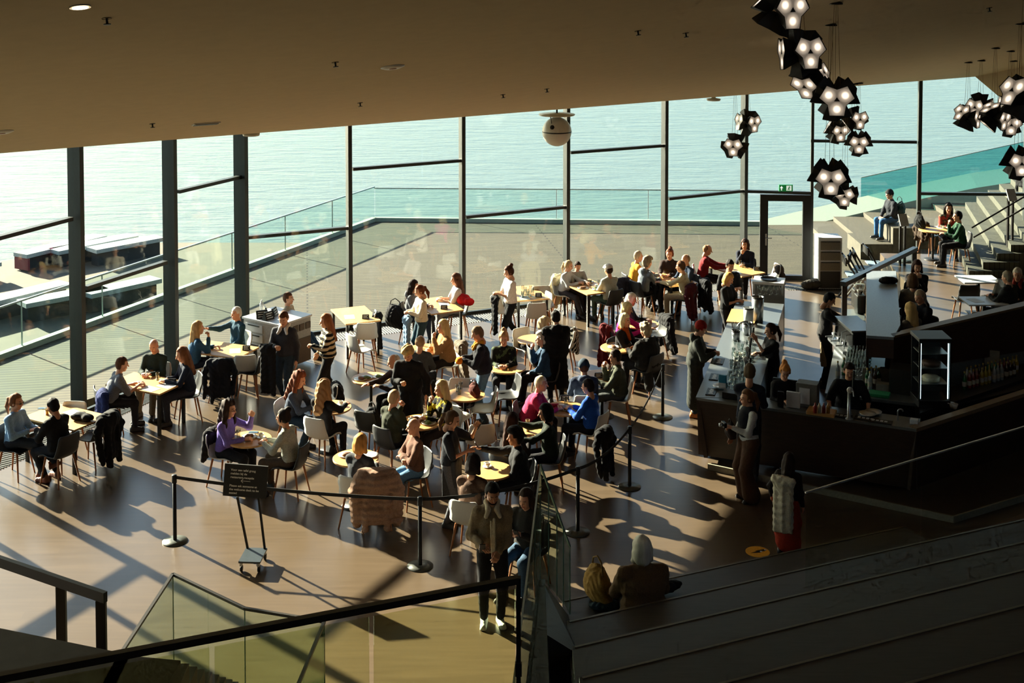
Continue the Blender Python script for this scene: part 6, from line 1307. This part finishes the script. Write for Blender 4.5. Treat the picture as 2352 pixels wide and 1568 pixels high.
SHD = b.mesh('shade', lamp_black)
b = MB(); b.poly([(-.12, -.5), (.12, -.5), (.08, .3), (-.08, .3)], -.8, -.5); FIN = b.mesh('fin', M('olive gold fin', (120, 110, 24), .4, .5))
TET = [Vector((0, 0, 1)), Vector((math.sqrt(8 / 9), 0, -1 / 3)), Vector((-math.sqrt(2 / 9), math.sqrt(2 / 3), -1 / 3)), Vector((-math.sqrt(2 / 9), -math.sqrt(2 / 3), -1 / 3))]
def star(px, py, pw, lab, az=0, el=0, roll=0, k0=178 / .45, rr=.235):
    k = pw / (2 * rr * .93); Y = F / k; c = WY(px, py, Y); r = E('star_pendant_lamp', tuple(c), 0, lab, 'pendant lamp')
    base = Matrix.Rotation(math.radians(az), 3, 'Z') @ Matrix.Rotation(math.radians(90 + el), 3, 'X')  # z axis of the cluster towards -y
    for i, d in enumerate(TET):
        z_ = base @ Matrix.Rotation(math.radians(roll), 3, 'Z') @ d; up = Vector((0, 0, 1)) if i == 0 else Vector((.2, .1, 1)); x_ = up.cross(z_)
        x_ = x_.normalized() if x_.length > .05 else Vector((1, 0, 0)); y_ = z_.cross(x_); R = Matrix((x_, y_, z_)).transposed().to_4x4()
        mw = Matrix.Translation(z_ * rr * 1.0) @ R @ Matrix.Scale(rr, 4)
        o_ = bpy.data.objects.new('shade', SHD); COL.objects.link(o_); o_.parent = r; o_.matrix_local = mw
        q_ = bpy.data.objects.new('diffuser', DIF); COL.objects.link(q_); q_.parent = o_; q_.matrix_local = Matrix.Identity(4)
    V_ = Vector((0, 0, .05)); zc = max(min(cz((c.x, c.y)) if (Vector((c.x, c.y, 0)) - Vector((LA.x, LA.y, 0))).dot(nA) > 0 else HF, 99), c.z + .3) - c.z
    b = MB()
    for s_ in (-.07, .0, .07): b.tube([(s_, 0, .1), (s_ * .3, 0, zc)], .003, 5)
    b.build('cord', M('amber cord', (96, 74, 34), .6), r)
    b = MB(); b.lathe([(0, zc - .02), (.09, zc - .02), (.09, zc), (0, zc)], seg=18); b.build('ceiling_rose', black_m, r)
    return r
big = 'large black star lamp '
sm = 'small black star lamp '
for a in ((1792, 22, 88, big + 'cropped by the top edge', 25, 0, 10), (1838, 120, 80, big + 'second from the top of the hanging column', 20, -5, 60), (1862, 180, 66, big + 'hidden low behind the second one, hanging darker', -40, 30, 20), (1918, 225, 76, big + 'third down the hanging column, facing the view', -8, 0, 30),
          (1962, 272, 44, sm + 'just below right of the third big one', 20, 0, 100), (1922, 300, 42, sm + 'left in the group of three over the water', 10, 5, 30), (1972, 328, 44, sm + 'right in the group of three over the water', -12, 0, 30), (1717, 281, 42, sm + 'hanging before the fifth transom column, upper one', 35, 0, 50), (1688, 334, 44, sm + 'hanging before the fifth transom column, lower one', -20, 0, 90),
          (1905, 408, 68, big + 'lowest in the column above the man outdoors', -8, 2, 30), (1940, 447, 46, sm + 'clinging below the lowest big one', -15, 0, 0), (2222, 270, 46, sm + 'leftmost in the right bunch', 50, 0, 20), (2252, 245, 46, sm + 'upper left in the right bunch', 60, 0, 60), (2284, 268, 50, sm + 'middle of the right bunch, partly dark', 40, 10, 0), (2318, 280, 48, sm + 'right in the right bunch', -10, 10, 40),
          (2352, 225, 78, big + 'cropped by the right edge, upper', 45, 0, 30), (2338, 372, 58, big + 'below the right bunch', -5, 0, 30), (2326, 236, 44, sm + 'at the top of the right bunch', 30, 10, 70)): star(*a)

# ---------------------------------------------------------------- things people hold or wear, extra bags
def held(r, rgb, name, lab, cat, lx, ly, lz, L_=.6, w_=.12, pattern=None, rz=0):
    """garment hanging over an arm; local offset in the holder's frame"""
    R = Matrix.Rotation(r.rotation_euler.z, 3, 'Z'); p = Vector(r.location) + R @ Vector((lx, ly, lz))
    V, Q = sdf([('c', (0, -w_, 0), (0, w_, 0), .06, .06), ('b', (.02, 0, -L_ / 2), (.04, w_ * 1.1, L_ / 2)), ('c', (.03, w_ * .8, -.1), (.05, w_, -L_), .05, .04), ('c', (.0, -w_ * .8, -.1), (.02, -w_ * .7, -L_ * .85), .05, .05), ('e', (.02, 0, -.05), (.09, w_ * 1.15, .09), None), ('c', (-.03, 0, -.05), (-.01, .01, -L_ * .95), .035, .03)], .018, .035, .012)
    o_ = mk(name, V, Q, cloth(rgb, pattern)); o_.location = p; o_.rotation_euler = (0, 0, r.rotation_euler.z + rz); return tag(o_, lab, cat)
def RO(x): return x[0]
held(RO(r8), (24, 24, 26), 'coat', 'black and grey coats over the arm of the walking man', 'coat', .22, -.24, 1.18, .85, .12)
held(RO(r20), (112, 140, 166), 'denim_jacket', 'pale denim jacket held by the ponytail girl', 'jacket', .30, .0, .98, .6, .11)
held(RO(r22), (18, 20, 24), 'black_cloth', 'black garment held by the walking waitress', 'garment', .34, .0, 1.08, .75, .09)
R = RO(r67); o_ = held(R, (190, 182, 158), 'shawl', 'cream fleecy shawl hanging down the girl\'s back', 'shawl', -.155, .02, 1.10, .74, .12)
lump('red_jacket', W(1072, 700, .72), (.4, .34, .24), (190, 24, 26), 'bright red bag beside the long-haired woman', 'bag', 12)
bag(W(908, 745, .44), (18, 18, 20), 'black backpack hanging on the girl\'s chair by the glass', 1.5, 1.0, name='backpack').location.z = .38
coat('long', Vector((W(1292, 640, .82).x + .1, W(1292, 640, .82).y, 0)), math.radians(330), (196, 184, 146), 'fur_coat', 'long cream fur coat hanging on the chair behind the headband child', (1, .75, 1.02))
for px, py, a, rgb, l_, k_ in ((1579, 655, 155, (70, 20, 28), 'dark red coat hanging behind the cream sweater', 'long'), (1612, 645, 205, (24, 26, 32), 'black coat hanging behind the navy blazer man', 'long'), (1050, 790, 200, (110, 98, 84), 'taupe coat hanging behind the camel coat woman', 'long'), (246, 900, 25, (30, 44, 96), 'blue jacket hanging behind the grey T-shirt man', 'jacket'), (495, 990, 340, (26, 24, 28), 'black jacket hanging behind the purple sweater woman', 'jacket'),
                          (1378, 985, 150, (16, 17, 20), 'big black coat hanging behind the royal blue sweater', 'long'), (1510, 640, 35, (26, 28, 34), 'black coat hanging behind the grey hoodie', 'jacket'), (1425, 640, 125, (34, 32, 44), 'dark jacket behind the white cap person', 'jacket')):
    p = W(px, py, .82); r_ = math.radians(a); coat(k_, Vector((p.x + .2 * math.cos(r_), p.y + .2 * math.sin(r_), 0)), r_, rgb, 'coat', l_, (1.05, .8, 1.0))
p = W(1372, 1378, .47); bg_ = bag((p.x, p.y, .46), (150, 120, 62), 'slouchy ochre bag on the step beside the white-haired woman', 1.35, .4)
p = W(1532, 1358, .46); lump('black_bag', (p.x, p.y, .46), (.34, .24, .14), (24, 24, 26), 'small black bag on the step right of the white-haired woman', 'bag', 21)
p = W(1404, 1392, .5); lump('scarf', (p.x, p.y + .1, .46), (.5, .3, .08), (34, 52, 58), 'dark teal scarf on the step in front of the ochre bag', 'scarf', 23)
R = RO(r63); Rm_ = Matrix.Rotation(R.rotation_euler.z, 3, 'Z'); q_ = Vector(R.location)
V, Q = sdf([('e', (.015, 0, 1.26), (.165, .168, .22), None), ('e', (.01, 0, 1.10), (.158, .18, .16), None), capq((.01, -.09, 1.41), (.01, .09, 1.41), .058)], .018, .04, .004); mk('vest', V, Q, cloth((22, 24, 30)), parent=R)
bag(q_ + Rm_ @ Vector((.22, -.22, .92)), (50, 40, 36), 'dark shoulder bag of the woman in the black vest', .7, 0)
p = q_ + Rm_ @ Vector((.42, 0, 1.22)); cm = E('camera', tuple(p), R.rotation_euler.z, 'small camera held by the woman in the black vest', 'camera'); b = MB(); b.box((0, 0, 0), (.05, .12, .08)); b.build('body', black_m, cm, .008); b = MB(); b.lathe([(0, 0), (.03, 0), (.028, .06), (0, .06)], seg=16); l_ = b.build('lens', steelw, cm); l_.rotation_euler = (0, PI / 2, 0); l_.location = (.02, 0, 0)
def phone(pr_, hi, lab, off=(.06, 0, .03)):
    r, root, Rz, d = pr_; p = root + Rz @ (Vector(d['hands'][hi]) + Vector(off)); b = MB(); b.box((0, 0, 0), (.012, .075, .15)); o_ = tag(b.build('phone', black_m, bevel=.003), lab, 'phone'); o_.location = p; o_.rotation_euler = (0, .5, r.rotation_euler.z)
phone(r53, 1, 'phone held out by the man in the leather jacket'); phone(r56, 0, 'phone held by the woman behind the glass edge', (.07, -.03, .03)); phone(r55, 1, 'dark phone in the bearded man\'s hand', (.09, .0, .0)); phone(r52, 0, 'dark order device in the waitress\'s hand')
r, root, Rz, d = r23; p = root + Rz @ (Vector(d['hands'][0]) + Vector((.07, 0, -.02))); V, Q = sdf([('e', (0, 0, 0), (.07, .09, .06), None)], .012, .02, .006); o_ = mk('orange_bag', V, Q, cloth((220, 130, 24))); o_.location = p; tag(o_, 'orange pouch in the hands of the standing man in jeans', 'pouch')
# backpack of the man outdoors
man = [x for x in bpy.data.objects if x.name.startswith('person') and 'outdoors' in str(x.get('label'))][0]
Rm_ = Matrix.Rotation(man.rotation_euler.z, 3, 'Z'); bag(Vector(man.location) + Rm_ @ Vector((-.22, 0, .64)), (44, 74, 76), 'dark teal backpack on the back of the man outdoors', 1.2, man.rotation_euler.z, name='backpack')
b = MB(); b.box((man.location.x + .72, man.location.y, .49), (1.8, 1.4, .97)); struct(b.build('timber_step', stp_o))
b = MB(); b.box((man.location.x - .62, man.location.y, .27), (.86, 1.4, .53)); struct(b.build('timber_step', stp_o))
p = W(2125, 525, PZ + .75); bag((p.x - .12, p.y + .1, PZ + .75), (26, 28, 30), 'black backpack standing on the dark round table', 1.0, .3, name='backpack')
p = W(2040, 650, 1.83); lump('black_bag', (p.x, p.y, 1.83), (.36, .30, .14), (22, 22, 24), 'black bag lying on the high counter', 'bag', 31)
for px, py, l_ in ((2230, 640, 'white menu on the farther white cafe table'), (2240, 690, 'white menu on the nearer white cafe table'), (2160, 522, 'papers on the dark round table')): p = W(px, py, PZ + .75); inst('menu', MENU, tuple(p), .3, l_, 'menu')
p = W(2322, 530, PZ); coat('long', Vector((p.x + .1, p.y, PZ + .35)), math.radians(200), (18, 20, 24), 'coat', 'black coat hanging high near the right steps', (1.2, 1.1, 1.3), 0)
# stair handrails at the right steps
hr = E('stair_handrail', tuple(W(2232, 545, 1.9)), 0, 'pair of thin black handrails climbing the right steps', 'handrail'); o = Vector(hr.location)
for x0, y0, x1, y1 in ((2232, 523, 2352, 452), (2236, 545, 2352, 478)):
    b = MB(); b.tube([W(x0, y0, 1.9) - o, W(x1, y1, 2.6) - o, (W(x1, y1, 2.6) - o) * 1.5], .02); b.build('rail', black_m, hr)

r, root, Rz, d = r55; hc = d['hc']   # beard and fleece placket of the bearded man
V, Q = sdf([('e', (.035, 0, -.075), (.062, .062, .052), None), ('c', (.085, -.024, -.037), (.085, .024, -.037), .009, .009),], .0065, .012, .002)
o_ = mk('beard', V, Q, M('beard dark', (30, 22, 18), .8, spec=.1), parent=r); o_.matrix_local = Matrix.Translation(hc) @ (Matrix.Rotation(.15, 3, 'Z') @ Matrix.Rotation(.45, 3, 'Y')).to_4x4()
V, Q = sdf([('c', (.175, .012, 1.42), (.205, .012, 1.02), .018, .018), ('c', (.178, -.03, 1.40), (.205, -.02, 1.02), .014, .014)], .01, .02, .003); mk('fleece_edge', V, Q, cloth((206, 194, 166)), parent=r)
